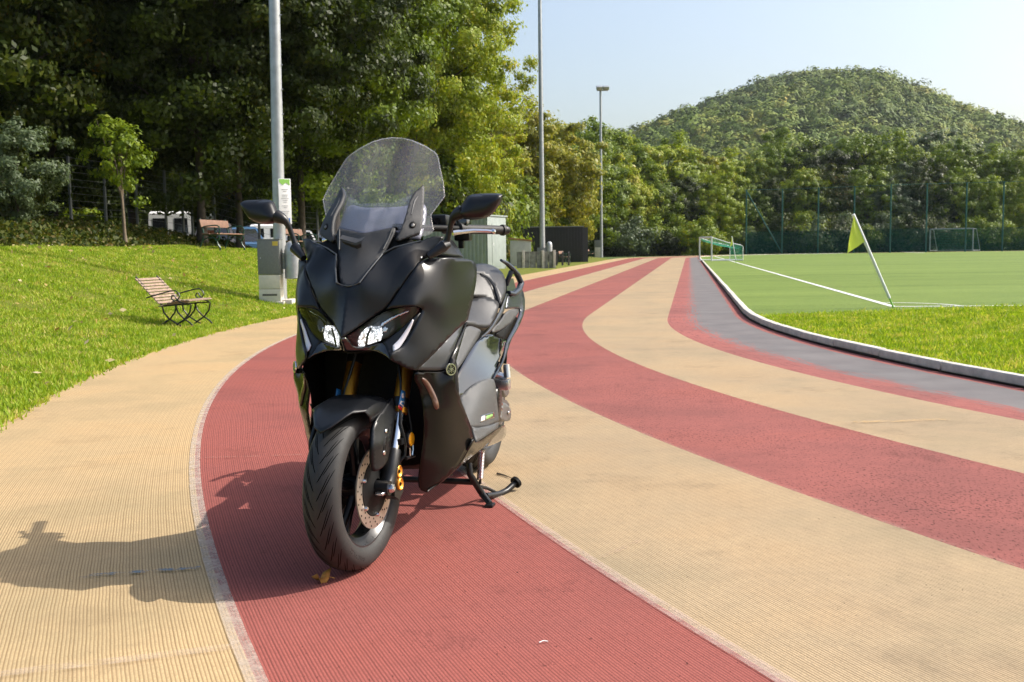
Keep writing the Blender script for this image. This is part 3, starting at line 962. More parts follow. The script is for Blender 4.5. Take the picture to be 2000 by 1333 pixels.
# ================================================================== furniture of the sports ground
M_galv = simple('galvanised_steel', (.40, .42, .43), .42, .55, .14, 7, .08, 60)
M_greypaint = simple('grey_cabinet_paint', (.155, .165, .158), .6, 0, .1, 30, .15, 160)
M_beige = simple('beige_plastic', (.60, .56, .47), .6, 0, .08, 12)
M_wood = simple('weathered_slats', (.27, .19, .135), .75, 0, .35, 22, .3, 60)
M_wood2 = simple('brown_bench_planks', (.19, .105, .07), .7, 0, .2, 12, .2, 60)
M_iron = simple('black_iron', (.012, .012, .012), .45, 0, .2, 20)
M_green_iron = simple('dark_green_cast_iron', (.010, .055, .035), .35, 0, .15, 20)
M_black = simple('black_cladding', (.012, .013, .015), .55, 0, .2, 5)
M_shed = simple('grey_green_sheet_metal', (.42, .48, .44), .5, .1, .1, 3)  # ribbed-wall tone brightened against the shade on that side
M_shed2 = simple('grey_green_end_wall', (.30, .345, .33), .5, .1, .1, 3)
M_alu = simple('white_aluminium', (.72, .73, .73), .4, .1, .05, 6)
M_wht = simple('white_sign_face', (.78, .79, .80), .45, 0, .03, 6)
M_sgreen = simple('sign_green', (.25, .52, .10), .5, 0, .05, 6)
M_sblue = simple('sign_blue', (.03, .16, .52), .5, 0, .1, 6)
M_stext = simple('sign_print', (.25, .26, .27), .6, 0, .1, 6)
M_yellow = simple('yellow_label', (.62, .46, .07), .5, 0, .1, 60)
M_flag = leafy_mat('lime_flag_cloth', [(0, (.66, .76, .14)), (1, (.70, .80, .17))], .45)

# ---- floodlight masts
def mast(u, Y, r0, r1, H, label, z0=0.0, lamps=True):
    p = at_depth(u, 490, Y)
    root = empty('floodlight_mast', (p[0], p[1], z0), 0, label, 'mast', 'floodlight masts along the track')
    m = MB()
    n = 12
    for i in range(4):
        za, zb = H * i / 4, H * (i + 1) / 4
        ra, rb = r0 + (r1 - r0) * i / 4, r0 + (r1 - r0) * (i + 1) / 4
        m.tube([(0, 0, za - (.02 if i else 0)), (0, 0, zb)], [ra * (.97 if i else 1), rb], 20)
    m.build('pole', M_galv, root)
    for k in range(int(H / .45)):
        if 2.8 < .45 * k < H - .5 and Y < 60:
            MB().tube([(r0 * .7, -.02, .45 * k), (r0 * .7 + .05, -.02, .45 * k)], .010, 6).build('step_bolt', M_galv, root)
    if lamps:
        MB().tube([(-.35, 0, H), (.75, 0, H)], .05, 8).build('crossarm', M_galv, root)
        for dx in (-.12, .52):
            h = MB().box((dx, -.2, H + .22), (.62, .5, .34), Matrix.Rotation(R(25), 3, 'X'), .06).build('lamp_head', M_galv, root)
            MB().box((dx, -.36, H + .12), (.5, .03, .28), Matrix.Rotation(R(25), 3, 'X')).build('lamp_glass', M_wht, h)
    return root
pm = at_depth(538, 590, 18.9)
m1 = mast(545, 18.9, .118, .075, 15.5, 'thick galvanised floodlight mast beside the grey cabinet and litter bin', 0.0)
m2 = mast(1059.5, 54, .15, .085, 17.0, 'tall galvanised floodlight mast in front of the black clad hut')
m3 = mast(1174.5, 100, .16, .11, 16.4, 'far floodlight mast with its lamp heads in view beside the tree line')
m1.rotation_euler = (0, R(.75), 0)

# ---- electrical cabinet, its plinth and foot
cb_ = empty('electrical_cabinet', (at_depth(531, 590, 18.55)[0], 18.55, 0), 0, 'grey metal electrical cabinet on a beige plinth in front of the floodlight mast', 'cabinet')
MB().box((0, 0, .945), (.41, .26, .64), None, .006).build('cabinet_box', M_greypaint, cb_)
dr = MB().box((-.005, -.134, .945), (.385, .012, .615), None, .004).build('door', M_greypaint, cb_)
MB().lathe([(.0001, -.146), (.010, -.146), (.012, -.14)], (-.15, 0, .93), 'y', 12).build('lock', M_chrome if 'M_chrome' in globals() else M_galv, dr)
MB().box((.13, -.142, 1.225 - .03), (.10, .004, .08)).build('warning_label', M_yellow, dr)
MB().box((0, 0, 1.272), (.43, .28, .014), None, .004).build('lid', M_greypaint, cb_)
MB().box((0, 0, .49), (.39, .27, .255), None, .006).build('plinth_block', M_beige, cb_)
pb_ = MB().box((0, 0, .225), (.40, .27, .262), None, .006).build('plinth_block', M_beige, cb_)
MB().box((0, -.136, .25), (.27, .006, .035)).build('grip_slot', simple('shadow_slot', (.10, .095, .085), .9), pb_)
ft_ = MB().box((-.005, .02, .06), (.52, .34, .13), None, .012).build('concrete_foot', M_conc, cb_)
MB().box((.21, .22, .07), (.34, .5, .16), None, .012).build('concrete_foot', M_conc, cb_)

# ---- notice sign on the mast
ps = at_depth(554.5, 394, 18.7)
sg = empty('notice_sign', (ps[0] + .02, 18.70, ps[2]), R(30), 'narrow white notice with green head and blue foot fixed to the mast', 'sign')
face = MB().box((0, 0, 0), (.235, .012, .84), None, .003).build('panel', M_wht, sg)
MB().prism([(-.10, .41), (.10, .41), (.10, .30), (.02, .345), (-.035, .30), (-.10, .355)], -.0105, -.0075).build('green_head', M_sgreen, face)
MB().prism([(-.05, -.405), (.085, -.405), (.085, -.30), (-.05, -.375)], -.0105, -.0075).build('blue_foot', M_sblue, face)
rr0 = random.Random(9)
zz = .22
for grp in (2, 5, 2, 3):
    for k in range(grp):
        w = rr0.uniform(.09, .15) if k < grp - 1 else .07
        MB().box((0, -.008, zz), (w, .003, .007)).build('text_line', M_stext, face)
        zz -= .033
    zz -= .035
for dz in (.25, -.25):
    MB().tube([(0, 0, dz), (-.12, .16, dz)], .008, 6).build('bracket', M_galv, sg)

# ---- litter bins
def litter_bin(u, v, Y, label, s=1.0):
    p = at_depth(u, v, Y)
    root = empty('litter_bin', (p[0], p[1], max(p[2], 0)), 0, label, 'litter bin', 'grey litter bins on the masts')
    MB().lathe([(.0001, 0), (.15 * s, 0), (.165 * s, .015), (.165 * s, .03), (.16 * s, .035), (.16 * s, .50 * s), (.15 * s, .58 * s), (.12 * s, .65 * s), (.07 * s, .695 * s), (.0001, .71 * s)], axis='z', n=32).build('drum', M_galv, root)
    MB().lathe([(.162 * s, .44 * s), (.166 * s, .445 * s), (.166 * s, .46 * s), (.162 * s, .465 * s)], axis='z', n=32).build('band', M_galv, root)
    MB().box((-.17 * s, .02, .33 * s), (.06, .05, .3)).build('bracket', M_galv, root)
    return root
litter_bin(574, 545, 18.6, 'round grey metal litter bin with domed lid hung beside the grey cabinet')
litter_bin(1073, 498, 53.5, 'small grey domed litter bin on the mast behind concrete panels', 1.0)

# ---- reclining slatted park chair
def park_chair(loc, rz):
    root = empty('park_chair', loc, rz, 'reclined park chair of weathered wooden slats on crossed black iron legs', 'chair')
    # local: x forward (seat faces +x), y along the seat width
    W = .60
    a0, a1 = Vector((-.12, 0, .335)), Vector((-.475, 0, .70))
    for k in range(9):
        t = (k + .3) / 8.6
        c = a0.lerp(a1, t)
        d = (a1 - a0).normalized()
        M = Matrix.Rotation(-math.atan2(d.z, d.x) , 3, 'Y')
        MB().box(c + Vector((0, 0, 0)), (.043, W, .016), M, .004).build('back_slat', M_wood, root)
    for k in range(7):
        x = -.10 + k * .072
        z = .315 + .045 * math.sin((k - 1) * .42) + k * .004
        MB().box((x, 0, z), (.060, W, .018), Matrix.Rotation(R(-6 + k * 2 - (8 if k < 2 else 0)), 3, 'Y'), .004).build('seat_slat', M_wood, root)
    for s in (-1, 1):
        y = s * (W / 2 - .05)
        f = MB()
        f.tube([a1 + Vector((-.02, y, .03)), a0 + Vector((-.018, y, -.0)), Vector((-.06, y, .295)), Vector((.15, y, .315)), Vector((.36, y, .325))], .011, 8)
        # two pairs of crossing legs
        f.tube([Vector((-.10, y, .31)), Vector((-.075, y, .2)), Vector((0, y, .11)), Vector((.12, y, .035)), Vector((.19, y, .0))], .012, 8)
        f.tube([Vector((.13, y, .31)), Vector((.10, y, .2)), Vector((.02, y, .105)), Vector((-.08, y, .04)), Vector((-.15, y, .0))], .012, 8)
        f.tube([Vector((.11, y, .31)), Vector((.15, y, .2)), Vector((.24, y, .11)), Vector((.33, y, .05)), Vector((.38, y, .0))], .012, 8)
        f.tube([Vector((.36, y, .31)), Vector((.335, y, .2)), Vector((.25, y, .10)), Vector((.17, y, .05)), Vector((.10, y, .0))], .012, 8)
        f.build('side_frame', M_iron, root)
        y2 = s * (W / 2 + .01)
        ar = MB()
        ar.tube([Vector((-.30, y2, .42)), Vector((-.12, y2, .47)), Vector((.08, y2, .52)), Vector((.16, y2, .525)), Vector((.21, y2, .49)), Vector((.225, y2, .44)), Vector((.19, y2, .39)), Vector((.13, y2, .375)), Vector((.095, y2, .41)), Vector((.105, y2, .455)), Vector((.14, y2, .46)), Vector((.16, y2, .42)), Vector((.22, y2, .36)), Vector((.30, y2, .335))], .010, 8)
        ar.build('armrest', M_iron, root)
    return root
_c = on_bank(350, 636)
_tdir = math.atan2(bx(0, 14.5) - bx(0, 13.5), 1.0)
park_chair((_c[0], _c[1], terrain(_c[0], _c[1]) + .01), R(-14)).scale = (.97, .97, .92)

# ---- cast-iron park benches
def park_bench(loc, rz, L, label):
    root = empty('park_bench', loc, rz, label, 'bench', 'green iron park benches')
    MB().box((-.235, 0, .70), (.03, L, .20), Matrix.Rotation(R(-12), 3, 'Y'), .008).build('back_plank', M_wood2, root)
    for x in (-.10, .13):
        MB().box((x, 0, .43), (.20, L, .032), None, .008).build('seat_plank', M_wood2, root)
    for s in (-1, 1):
        y = s * (L / 2 - .09)
        f = MB()
        f.tube([(-.285, y, .83), (-.25, y, .70), (-.205, y, .52), (-.19, y, .42), (-.225, y, .25), (-.30, y, .10), (-.31, y, .0)], .020, 8)
        f.tube([(-.19, y, .415), (0, y, .395), (.20, y, .40), (.245, y, .36), (.225, y, .28), (.17, y, .24), (.20, y, .14), (.26, y, .06), (.25, y, 0)], .020, 8)
        f.tube([(-.225, y, .26), (-.08, y, .33), (.08, y, .33), (.18, y, .24)], .014, 8)
        f.build('side_frame', M_green_iron, root)
        ar = MB()
        ar.tube([(-.235, y, .60), (-.12, y, .625), (.05, y, .64), (.17, y, .645), (.245, y, .61), (.265, y, .54), (.235, y, .47), (.17, y, .455), (.13, y, .50), (.155, y, .55), (.20, y, .545)], .017, 8)
        ar.tube([(.255, y, .50), (.24, y, .42)], .017, 8)
        ar.build('armrest', M_green_iron, root)
    return root
def bench_at(u, v, Y, rz, L, label, z=None):
    p = at_depth(u, v, Y)
    return park_bench((p[0], p[1], (terrain(p[0], p[1]) if z is None else z)), rz, L, label)
bench_at(437, 490, 26.5, R(-11), 1.55, 'green cast-iron bench with brown planks standing on the crest of the bank')
bench_at(586, 490, 29.5, R(-11), 1.5, 'green cast-iron bench with brown planks mostly hidden behind litter bin and scooter')
bench_at(1103, 515, 63, R(-14), 1.5, 'small green bench with brown back beside the concrete panels', .02)
bench_at(1153, 505, 92, R(-14), 1.6, 'dark bench at the foot of the far floodlight mast', .02)

# ---- wire mesh fence on the bank
M_dgalv = simple('weathered_fence_steel', (.17, .18, .185), .55, .4, .15, 6)
fpx = [(u_, 28.6 + (u_ - 140) * .017) for u_ in (140, 208, 243, 269, 325, 358, 376, 420, 466, 506, 566, 620)]
fp = []
for u, Y in fpx:
    p = at_depth(u, 440, Y)
    fp.append(Vector((p[0], p[1], max(terrain(p[0], p[1]), .4) - .05)))
a0 = at_depth(40, 440, 29)
fence = empty('wire_fence', tuple(fp[0]), 0, 'tall grey steel fence with horizontal wires along the top of the bank', 'fence')
o0 = fp[0]
for p in fp:
    MB().box(p - o0 + Vector((0, 0, 1.05)), (.065, .065, 2.2), Matrix.Rotation(R(-15), 3, 'Z'), .006).build('post', M_dgalv, fence)
ext = [Vector((a0[0], a0[1], o0.z))] + fp
for k in range(11):
    z = .12 + k * .2
    MB().tube([q - o0 + Vector((0, -.04, z)) for q in ext], .0055, 5).build('wire', M_dgalv, fence)

# ---- corner flags
def corner_flag(g, H, lean, label, cloth):
    root = empty('corner_flag', tuple(g), 0, label, 'flag', 'lime corner flags')
    top = Vector(lean) * H
    MB().tube([(0, 0, 0), top * .10], .014, 10).build('spring_foot', M_sgreen, root)
    MB().tube([top * .10, top * .67, top * .67, top], [.024, .024, .026, .026], 14).build('pole', M_alu, root)
    rows = []
    for i in range(9):
        t = i / 8
        c = top * (.98 - .27 * t)
        row = []
        for j in range(9):
            s = j / 8
            e = top * .98 + Vector((-.085, 0, -.57)) * t ** 1.0
            q = c.lerp(e, s)
            row.append((q.x - .012, q.y + .03 * math.sin(s * 6 + t * 3) * s - .026, q.z))
        rows.append(row)
    o = MB().grid(rows).build('flag_cloth', M_flag, root, fix=False)
    return root
_l = Vector((-.385, .05, 1)); 
corner_flag(ground(1745, 601, .055), 1.58, (-.41, .0, .91), 'white corner flag pole leaning over with lime pennant on the near pitch corner', .34)
corner_flag(ground(1438, 514, .055), 1.5, (-.17, .0, .985), 'upright white corner flag pole with lime pennant beside the small goal', .34)

# ---- goals
M_net = simple('green_net', (.02, .28, .16), .8, 0, .1, 5)
def net_sheet(fn, nu, nv, r=.012):
    mb = MB()
    for i in range(nu + 1):
        mb.tube([fn(i / nu, j / (2 * nv)) for j in range(2 * nv + 1)], r, 3, caps=False)
    for j in range(nv + 1):
        mb.tube([fn(i / (2 * nu), j / nv) for i in range(2 * nu + 1)], r, 3, caps=False)
    return mb
def goal(loc, rz, W, H, D, label, sag=0.0, half=False, r=.06, prof=None):
    root = empty('football_goal', loc, rz, label, 'goal')
    for s in (-1, 1):
        MB().tube([(s * W / 2, 0, 0), (s * W / 2, 0, H)], r, 12).build('post', M_alu, root)
        MB().tube([(s * W / 2, a * D, b * H) for a, b in (prof or [(0, 1), (.45, .98), (1, .02)])], r * .5, 8).build('side_stay', M_alu, root)
        MB().tube([(s * W / 2, 0, .04), (s * W / 2, D, .04)], r * .6, 8).build('ground_bar', M_alu, root)
    MB().tube([(-W / 2, 0, H), (W / 2, 0, H)], r, 12).build('crossbar', M_alu, root)
    MB().tube([(-W / 2, D, .04), (W / 2, D, .04)], r * .6, 8).build('ground_bar', M_alu, root)
    def fn(a, b):
        x = -W / 2 + W * a
        if prof:
            y = D * float(np.interp(b, np.linspace(0, 1, len(prof)), [q[0] for q in prof])); z = H * float(np.interp(b, np.linspace(0, 1, len(prof)), [q[1] for q in prof]))
        elif b < .4:
            y, z = D * .45 * b / .4, H * (1 - .02 * b)
        else:
            t = (b - .4) / .6
            y, z = D * (.45 + .55 * t), H * .98 * (1 - t)
        z -= sag * math.sin(math.pi * a) * (1 - b * .6)
        return (x, y, max(z, .03))
    net_sheet(fn, int(W / .16), 14, .010 if half else .014).build('net', M_net, root)
    return root
gp = (ground(1383, 511, .05) + ground(1445, 509, .05)) / 2
gd = Vector((ground(1445, 508.5, .05) - ground(1383, 511.5, .05)))
gp = ground(1385, 510.5, .05)
goal((gp[0], gp[1] + 1.2, .055), R(-84), 2.6, 1.5, 2.05, 'small portable goal with bright green sagging net beside the kerb', .28, True, .05, [(0, 1), (.5, .78), (.92, .66), (1, .6), (1, .03)])
gq = ground(1857, 490.5, .05)
goal((gq[0], gq[1], .055), R(-52), 5.0, 2.44, 1.6, 'full white goal with dark green net in front of the ball-stop fence', .1, False, .07)

# ---- ball-stop fence
def sheer(name, col, op, scale):
    m, nt = new_mat(name)
    d = N(nt, 'ShaderNodeBsdfDiffuse'); d.inputs[0].default_value = (*col, 1)
    t = N(nt, 'ShaderNodeBsdfTransparent')
    tc = N(nt, 'ShaderNodeTexCoord')
    mx = N(nt, 'ShaderNodeMixShader')
    n_ = noise(nt, tc.outputs['Object'], scale, 2)
    nt.links.new(mathn(nt, 'MULTIPLY_ADD', n_, op * .5, op * .75), mx.inputs[0])
    nt.links.new(t.outputs[0], mx.inputs[1]); nt.links.new(d.outputs[0], mx.inputs[2])
    o = N(nt, 'ShaderNodeOutputMaterial'); nt.links.new(mx.outputs[0], o.inputs[0])
    return m
M_gpost = simple('green_fence_post', (.012, .10, .08), .4, .1, .1, 6)
M_netlo = sheer('dense_green_netting', (.006, .060, .045), .62, 1.5)
M_nethi = sheer('fine_green_netting', (.02, .06, .045), .12, 1.5)
bp_ = []
for u, vb, vt in [(1457, 498, 372), (1527, 497, 371), (1597, 496, 368), (1667, 495, 365), (1738, 494, 361), (1808, 493, 359), (1885, 492, 357), (1957, 491, 355), (2032, 490, 352), (2105, 489, 350)]:
    hor = 485 - (u - 1000) * .014
    Y = 7.2 * PF / (vb - vt)
    g = ground(u, hor + CAM_H * PF / Y, 0)
    bp_.append(Vector((g[0], g[1], 0)))
bf_ = empty('ball_stop_fence', tuple(bp_[0]), 0, 'tall green ball-stop fence with netting at the far end of the pitch', 'fence')
for i, p in enumerate(bp_):
    q = p - bp_[0]
    MB().tube([(q.x, q.y, 0), (q.x, q.y, 7.2)], .085, 8).build('post', M_gpost, bf_)
    if i:
        w = bp_[i - 1] - bp_[0]
        MB().grid([[(w.x, w.y, .05), (q.x, q.y, .05)], [(w.x, w.y, 2.5), (q.x, q.y, 2.5)]]).build('lower_net', M_netlo, bf_)
        MB().grid([[(w.x, w.y, 2.5), (q.x, q.y, 2.5)], [(w.x, w.y, 7.15), (q.x, q.y, 7.15)]]).build('upper_net', M_nethi, bf_)
        MB().tube([(w.x, w.y, 7.15), (q.x, q.y, 7.15)], .02, 5).build('top_cable', M_gpost, bf_)
q = bp_[1] - bp_[0]
MB().tube([(0, 0, 7.0), (q.x, q.y, .1)], .07, 8).build('brace', M_gpost, bf_)

# ---- sheds and concrete panels by the track
c0 = at_depth(953, 520, 48.5)
shed = empty('metal_shed', (c0[0], c0[1], 0), R(12), 'grey-green corrugated metal shed with a flat door behind the scooter', 'shed')
Wd, Ln, Hs = 1.42, 3.6, 2.62
MB().box((-Ln / 2 , Wd * .8, Hs / 2), (Ln - .06, Wd * 1.6 - .06, Hs), None, .01).build('wall', M_shed, shed)
for k in range(17):
    x = -.12 - k * .21
    MB().prism([(x - .07, 0.032), (x - .045, -.015), (x + .045, -.015), (x + .07, .032)], .05, Hs - .05, 'xy').build('rib', M_shed, shed)
ew = MB().box((.0, 1.05, Hs / 2), (.03, 2.15, Hs - .06), Matrix.Rotation(0, 3, 'Z'), .005).build('end_wall', M_shed2, shed)
MB().box((.022, .95, 1.2), (.02, .95, 2.1), None, .004).build('door', M_shed2, ew)
MB().box((.04, .6, 1.25), (.02, .05, .12)).build('door_handle', M_wht, ew)
MB().box((-Ln / 2, 1.1, Hs + .02), (Ln + .12, 2.4, .07), None, .01).build('roof', M_shed2, shed)
shed.rotation_euler = (0, 0, R(-24))
c1 = at_depth(1000, 505, 57)
cr = empty('storage_crate', (c1[0] + .5, c1[1], 0), R(0), 'pale storage box with rusty brown lid beside the metal shed', 'crate')
MB().box((0, .5, .75), (1.2, 1.0, 1.46), None, .01).build('body', simple('pale_board', (.5, .5, .47), .7, 0, .1, 4), cr)
MB().prism([(-.68, 1.56), (.66, 1.42), (.66, 1.49), (-.68, 1.65)], -.05, 1.05).build('lid', simple('rusty_lid', (.33, .16, .08), .8, 0, .2, 5), cr)
c2 = at_depth(1019, 508, 69)
bs = empty('black_hut', (c2[0], c2[1], 0), 0, 'low black clad hut with flat roof at the edge of the trees', 'hut')
MB().box((2.1, 1.0, 1.24), (4.3, 2.0, 2.42), None, .01).build('wall', M_black, bs)
for k in range(21):
    MB().box((.05 + k * .205, -.012, 1.22), (.13, .03, 2.38)).build('board', M_black, bs)
MB().box((2.1, 1.0, 2.47), (4.45, 2.15, .06)).build('roof', simple('grey_roof_edge', (.2, .21, .22), .5, .2, .1, 4), bs)
MB().box((4.42, 0.9, 1.2), (.34, 1.7, 2.4)).build('side_wall', simple('dark_grey_side', (.03, .032, .036), .5, 0, .1, 4), bs)
c3 = at_depth(1009, 522, 50.5)
wl = empty('concrete_barrier', (c3[0], c3[1], 0), R(6), 'row of stained concrete panels with pale posts beside the metal shed', 'wall')
M_stain = simple('stained_concrete', (.20, .20, .175), .9, 0, .45, 4, .3, 30)
xx = 0
for k, w in enumerate((.36, .3, .34, .34, .3, .3)):
    MB().box((xx + w / 2, 0, .43), (w - .03, .07, .86)).build('panel', M_stain, wl)
    xx += w
for x in (.34, 1.34, 1.92):
    MB().box((x, -.05, .46), (.13, .12, .92), None, .01).build('post', M_conc, wl)
# small cabinet on the second mast
c4 = at_depth(1057, 495, 53.4)
k4 = empty('electrical_cabinet', (c4[0], c4[1], 0), 0, 'grey electrical cabinet on the mast behind the concrete panels', 'cabinet')
MB().box((0, 0, .75), (.42, .25, .6), None, .01).build('cabinet_box', M_greypaint, k4)
MB().box((0, -.13, .75), (.38, .012, .55), None, .004).build('door', M_greypaint, k4)
MB().box((0, 0, .22), (.42, .28, .45), None, .01).build('plinth_block', M_conc, k4)
c5 = at_depth(1167, 500, 99)
k5 = empty('electrical_cabinet', (c5[0], c5[1], 0), 0, 'grey electrical cabinet at the foot of the far floodlight mast', 'cabinet')
MB().box((0, 0, 1.35), (.6, .3, .7), None, .01).build('cabinet_box', M_greypaint, k5)
MB().box((0, 0, .5), (.55, .3, 1.0), None, .01).build('plinth_block', M_conc, k5)
c6 = at_depth(1086, 518, 57)
bo = empty('bicycle_stand', (c6[0], c6[1], 0), 0, 'dark tubular bicycle stand beside the concrete panels', 'stand')
for dx in (0, .35, .7):
    MB().tube([(dx, 0, 0), (dx, 0, .7), (dx + .04, .1, .78), (dx + .08, .5, .78), (dx + .08, .55, 0)], .03, 6).build('hoop', M_iron, bo)

# ---- parked vehicles behind the fence
M_vwhite = simple('white_car_paint', (.75, .76, .77), .25, 0, .03, 3, coat=.6)
M_vgrey = simple('brown_grey_car_paint', (.13, .115, .11), .3, .4, .05, 3, coat=.6)
M_vblue = simple('blue_car_paint', (.05, .13, .26), .3, .3, .05, 3, coat=.6)
M_vglass = simple('dark_car_glass', (.012, .014, .016), .08, 0, .1, 3, coat=.5)
M_vred = simple('red_tail_lamp', (.45, .01, .012), .2, 0, .1, 10, coat=.5)
def vehicle(name, label, loc, rz, L, W, Hb, Ht, mat, van=False):
    """Rear faces local -y. Lower body, glasshouse, windows, lamps, bumper, wheels with rims."""
    root = empty(name, loc, rz, label, 'van' if van else 'car', 'vehicles parked behind the fence')
    b = MB()
    rows = []
    prof = [(-L / 2, .45, Hb * .92), (-L / 2 + .1, .25, Hb), (-L * .2, .22, Hb), (L * .15, .22, Hb * .98), (L * .38, .25, Hb * .88), (L / 2 - .08, .3, Hb * .78), (L / 2, .42, Hb * .62)]
    for y, z0, z1 in prof:
        w = W / 2 * (1 if abs(y) < L * .4 else .93)
        rows.append([(-w, y, z0), (-w * 1.0, y, (z0 + z1) / 2), (-w * .95, y, z1), (w * .95, y, z1), (w, y, (z0 + z1) / 2), (w, y, z0)])
    b.grid(rows, True, True)
    n = len(b.v)
    b.f += [tuple(range(6)), tuple(range(n - 1, n - 7, -1))]; b.s += [False, False]
    body = b.build('body', mat, root)
    g = MB()
    yb0, yt0 = (-L / 2 + .04, -L / 2 + .1) if van else (-L / 2 + .15, -L * .27)
    yf0, yf1 = (L * .40, L * .27) if van else (L * .2, L * .02)
    wt = W / 2 * (.88 if van else .74)
    wb = W / 2 * .94
    vs = []
    rows = [[(-wb, yb0, Hb * .97), (wb, yb0, Hb * .97), (wb, yf0, Hb * .95), (-wb, yf0, Hb * .95)],
            [(-wt * 1.02, yt0, Ht * .96), (wt * 1.02, yt0, Ht * .96), (wt * 1.02, yf1, Ht * .96), (-wt * 1.02, yf1, Ht * .96)],
            [(-wt * .9, yt0 + .1, Ht), (wt * .9, yt0 + .1, Ht), (wt * .9, yf1 - .1, Ht), (-wt * .9, yf1 - .1, Ht)]]
    g.grid(rows, False, True)
    g.f.append((8, 9, 10, 11)); g.s.append(False)
    cab = g.build('cabin', mat, root)
    def win(name, quad, inset=.14):
        P = [Vector(p) for p in quad]
        c = sum(P, Vector()) / 4
        nn = (P[1] - P[0]).cross(P[3] - P[0]).normalized()
        Q = [c + (p - c) * (1 - inset) for p in P]
        out = nn * .012 if nn.dot(c - Vector((0, 0, Hb))) > 0 else -nn * .012
        m_ = MB(); m_.add([q + out for q in Q] + [q - out for q in Q], [(0, 1, 2, 3), (7, 6, 5, 4), (0, 4, 5, 1), (1, 5, 6, 2), (2, 6, 7, 3), (3, 7, 4, 0)])
        return m_.build(name, M_vglass, cab)
    A, Bq = rows[0], rows[1]
    if van:
        for s0, s1 in ((0, .5), (.5, 1)):
            q = [Vector(A[0]).lerp(Vector(A[1]), s0), Vector(A[0]).lerp(Vector(A[1]), s1), Vector(Bq[0]).lerp(Vector(Bq[1]), s1), Vector(Bq[0]).lerp(Vector(Bq[1]), s0)]
            win('rear_window', q, .38)
    else:
        win('rear_window', [A[0], A[1], Bq[1], Bq[0]])
    win('windscreen', [A[3], A[2], Bq[2], Bq[3]])
    for i0, i1 in ((1, 2), (3, 0)):
        for s0, s1 in ((0, .48), (.5, 1)):
            q = [Vector(A[i0]).lerp(Vector(A[i1]), s0), Vector(A[i0]).lerp(Vector(A[i1]), s1), Vector(Bq[i0]).lerp(Vector(Bq[i1]), s1), Vector(Bq[i0]).lerp(Vector(Bq[i1]), s0)]
            win('side_window', q)
    for s in (-1, 1):
        MB().box((s * W * .41, -L / 2 + .03, Hb * .8), (W * .12, .08, .22), None, .02).build('tail_lamp', M_vred, body)
        MB().box((s * W * .38, L / 2 - .06, Hb * .62), (W * .16, .1, .14), None, .02).build('headlight', M_wht, body)
        for y in (-L * .32, L * .31):
            t = MB().lathe([(.2, s * (W / 2 - .2)), (.31, s * (W / 2 - .19)), (.33, s * (W / 2 - .1)), (.31, s * (W / 2 - .005)), (.2, s * (W / 2 + .0))], (0, y, .33), 'x', 24).build('wheel', M_rub, root)
            MB().lathe([(.0001, s * (W / 2 - .02)), (.12, s * (W / 2 - .01)), (.205, s * (W / 2 + .0)), (.205, s * (W / 2 - .1))], (0, y, .33), 'x', 20).build('rim', M_alu, t)
    MB().box((0, -L / 2 - .02, .42), (W * .92, .12, .2), None, .03).build('bumper', M_black if van else mat, body)
    return root
M_rub = simple('tyre_rubber', (.020, .0195, .019), .62, 0.0, .22, 14, .25, 300)
def vpos(u, Y, z=.36):
    p = at_depth(u, 440, Y)
    return (p[0], p[1], z)
vehicle('parked_van', 'white high-roofed van parked behind the wire fence', vpos(334, 46), R(18), 4.9, 1.95, 1.35, 2.5, M_vwhite, True)
vehicle('parked_car', 'brown-grey estate car with red tail lamp parked behind the fence', vpos(421, 45.5), R(14), 4.4, 1.85, 1.2, 1.98, M_vgrey)
vehicle('parked_car', 'dark car with bluish windscreen parked beside the brown-grey estate', vpos(462, 49.5), R(30), 4.3, 1.8, 1.15, 1.9, M_vblue)
vehicle('parked_van', 'white delivery van partly behind the scooter mirror and mast', vpos(512, 52), R(20), 4.6, 1.85, 1.3, 2.05, M_vwhite, True)
vehicle('parked_car', 'blue car roof just showing below the young tree', vpos(240, 47), R(15), 4.2, 1.75, 1.0, 1.55, M_vblue)
vehicle('parked_car', 'white car behind the tree trunks beside the mast', vpos(577, 55), R(20), 4.3, 1.8, 1.15, 1.8, M_vwhite)
ps2 = at_depth(411, 420, 42)
os_ = empty('warning_board', (ps2[0], ps2[1], .5), R(6), 'orange and white board on a post behind the fence', 'sign')
MB().tube([(0, .03, 0), (0, .03, 2.2)], .03, 8).build('post', M_galv, os_)
M_or = simple('orange_board', (.62, .16, .06), .5, 0, .1, 6)
for k, (z, mt) in enumerate(((2.0, M_wht), (1.84, M_or), (1.68, M_or), (1.54, M_wht), (1.40, M_or))):
    MB().box((0, -.01 - .001 * k, z), (.36, .02, .135)).build('stripe', mt, os_)

# ---- loose things on the track
lf = MB()
lg = ground(625, 1138, 0)
def maple(c, s, rz, tilt):
    pts = []
    for k in range(11):
        a = 2 * math.pi * k / 11
        r = s * (1 if k % 2 == 0 else .5) * (1.15 if k in (0, 2, 9) else .9)
        pts.append((r * math.cos(a), r * math.sin(a) * .75, .012 + .018 * math.sin(a * 2 + 1) + .012 * math.cos(3 * a)))
    vs = [(0, 0, .006)] + pts
    return vs, [(0, 1 + k, 1 + (k + 1) % 11) for k in range(11)]
vs, fs = maple(None, .034, 0, 0)
lf.add(vs, fs, False)
lf.tube([(0, 0, .008), (.025, -.012, .014), (.045, -.014, .006)], .0012, 5)
lo = lf.build('dry_leaf', simple('dry_maple_leaf', (.36, .17, .03), .7, 0, .45, 40), None, fix=False)
lo.location = (lg[0], lg[1], .004)
lo.rotation_euler = (0, 0, .5)
tag(lo, 'curled brown maple leaf lying on the red lane before the front tyre', 'leaf')
so = lo.modifiers.new('thickness', 'SOLIDIFY'); so.thickness = .0012
tw = MB()
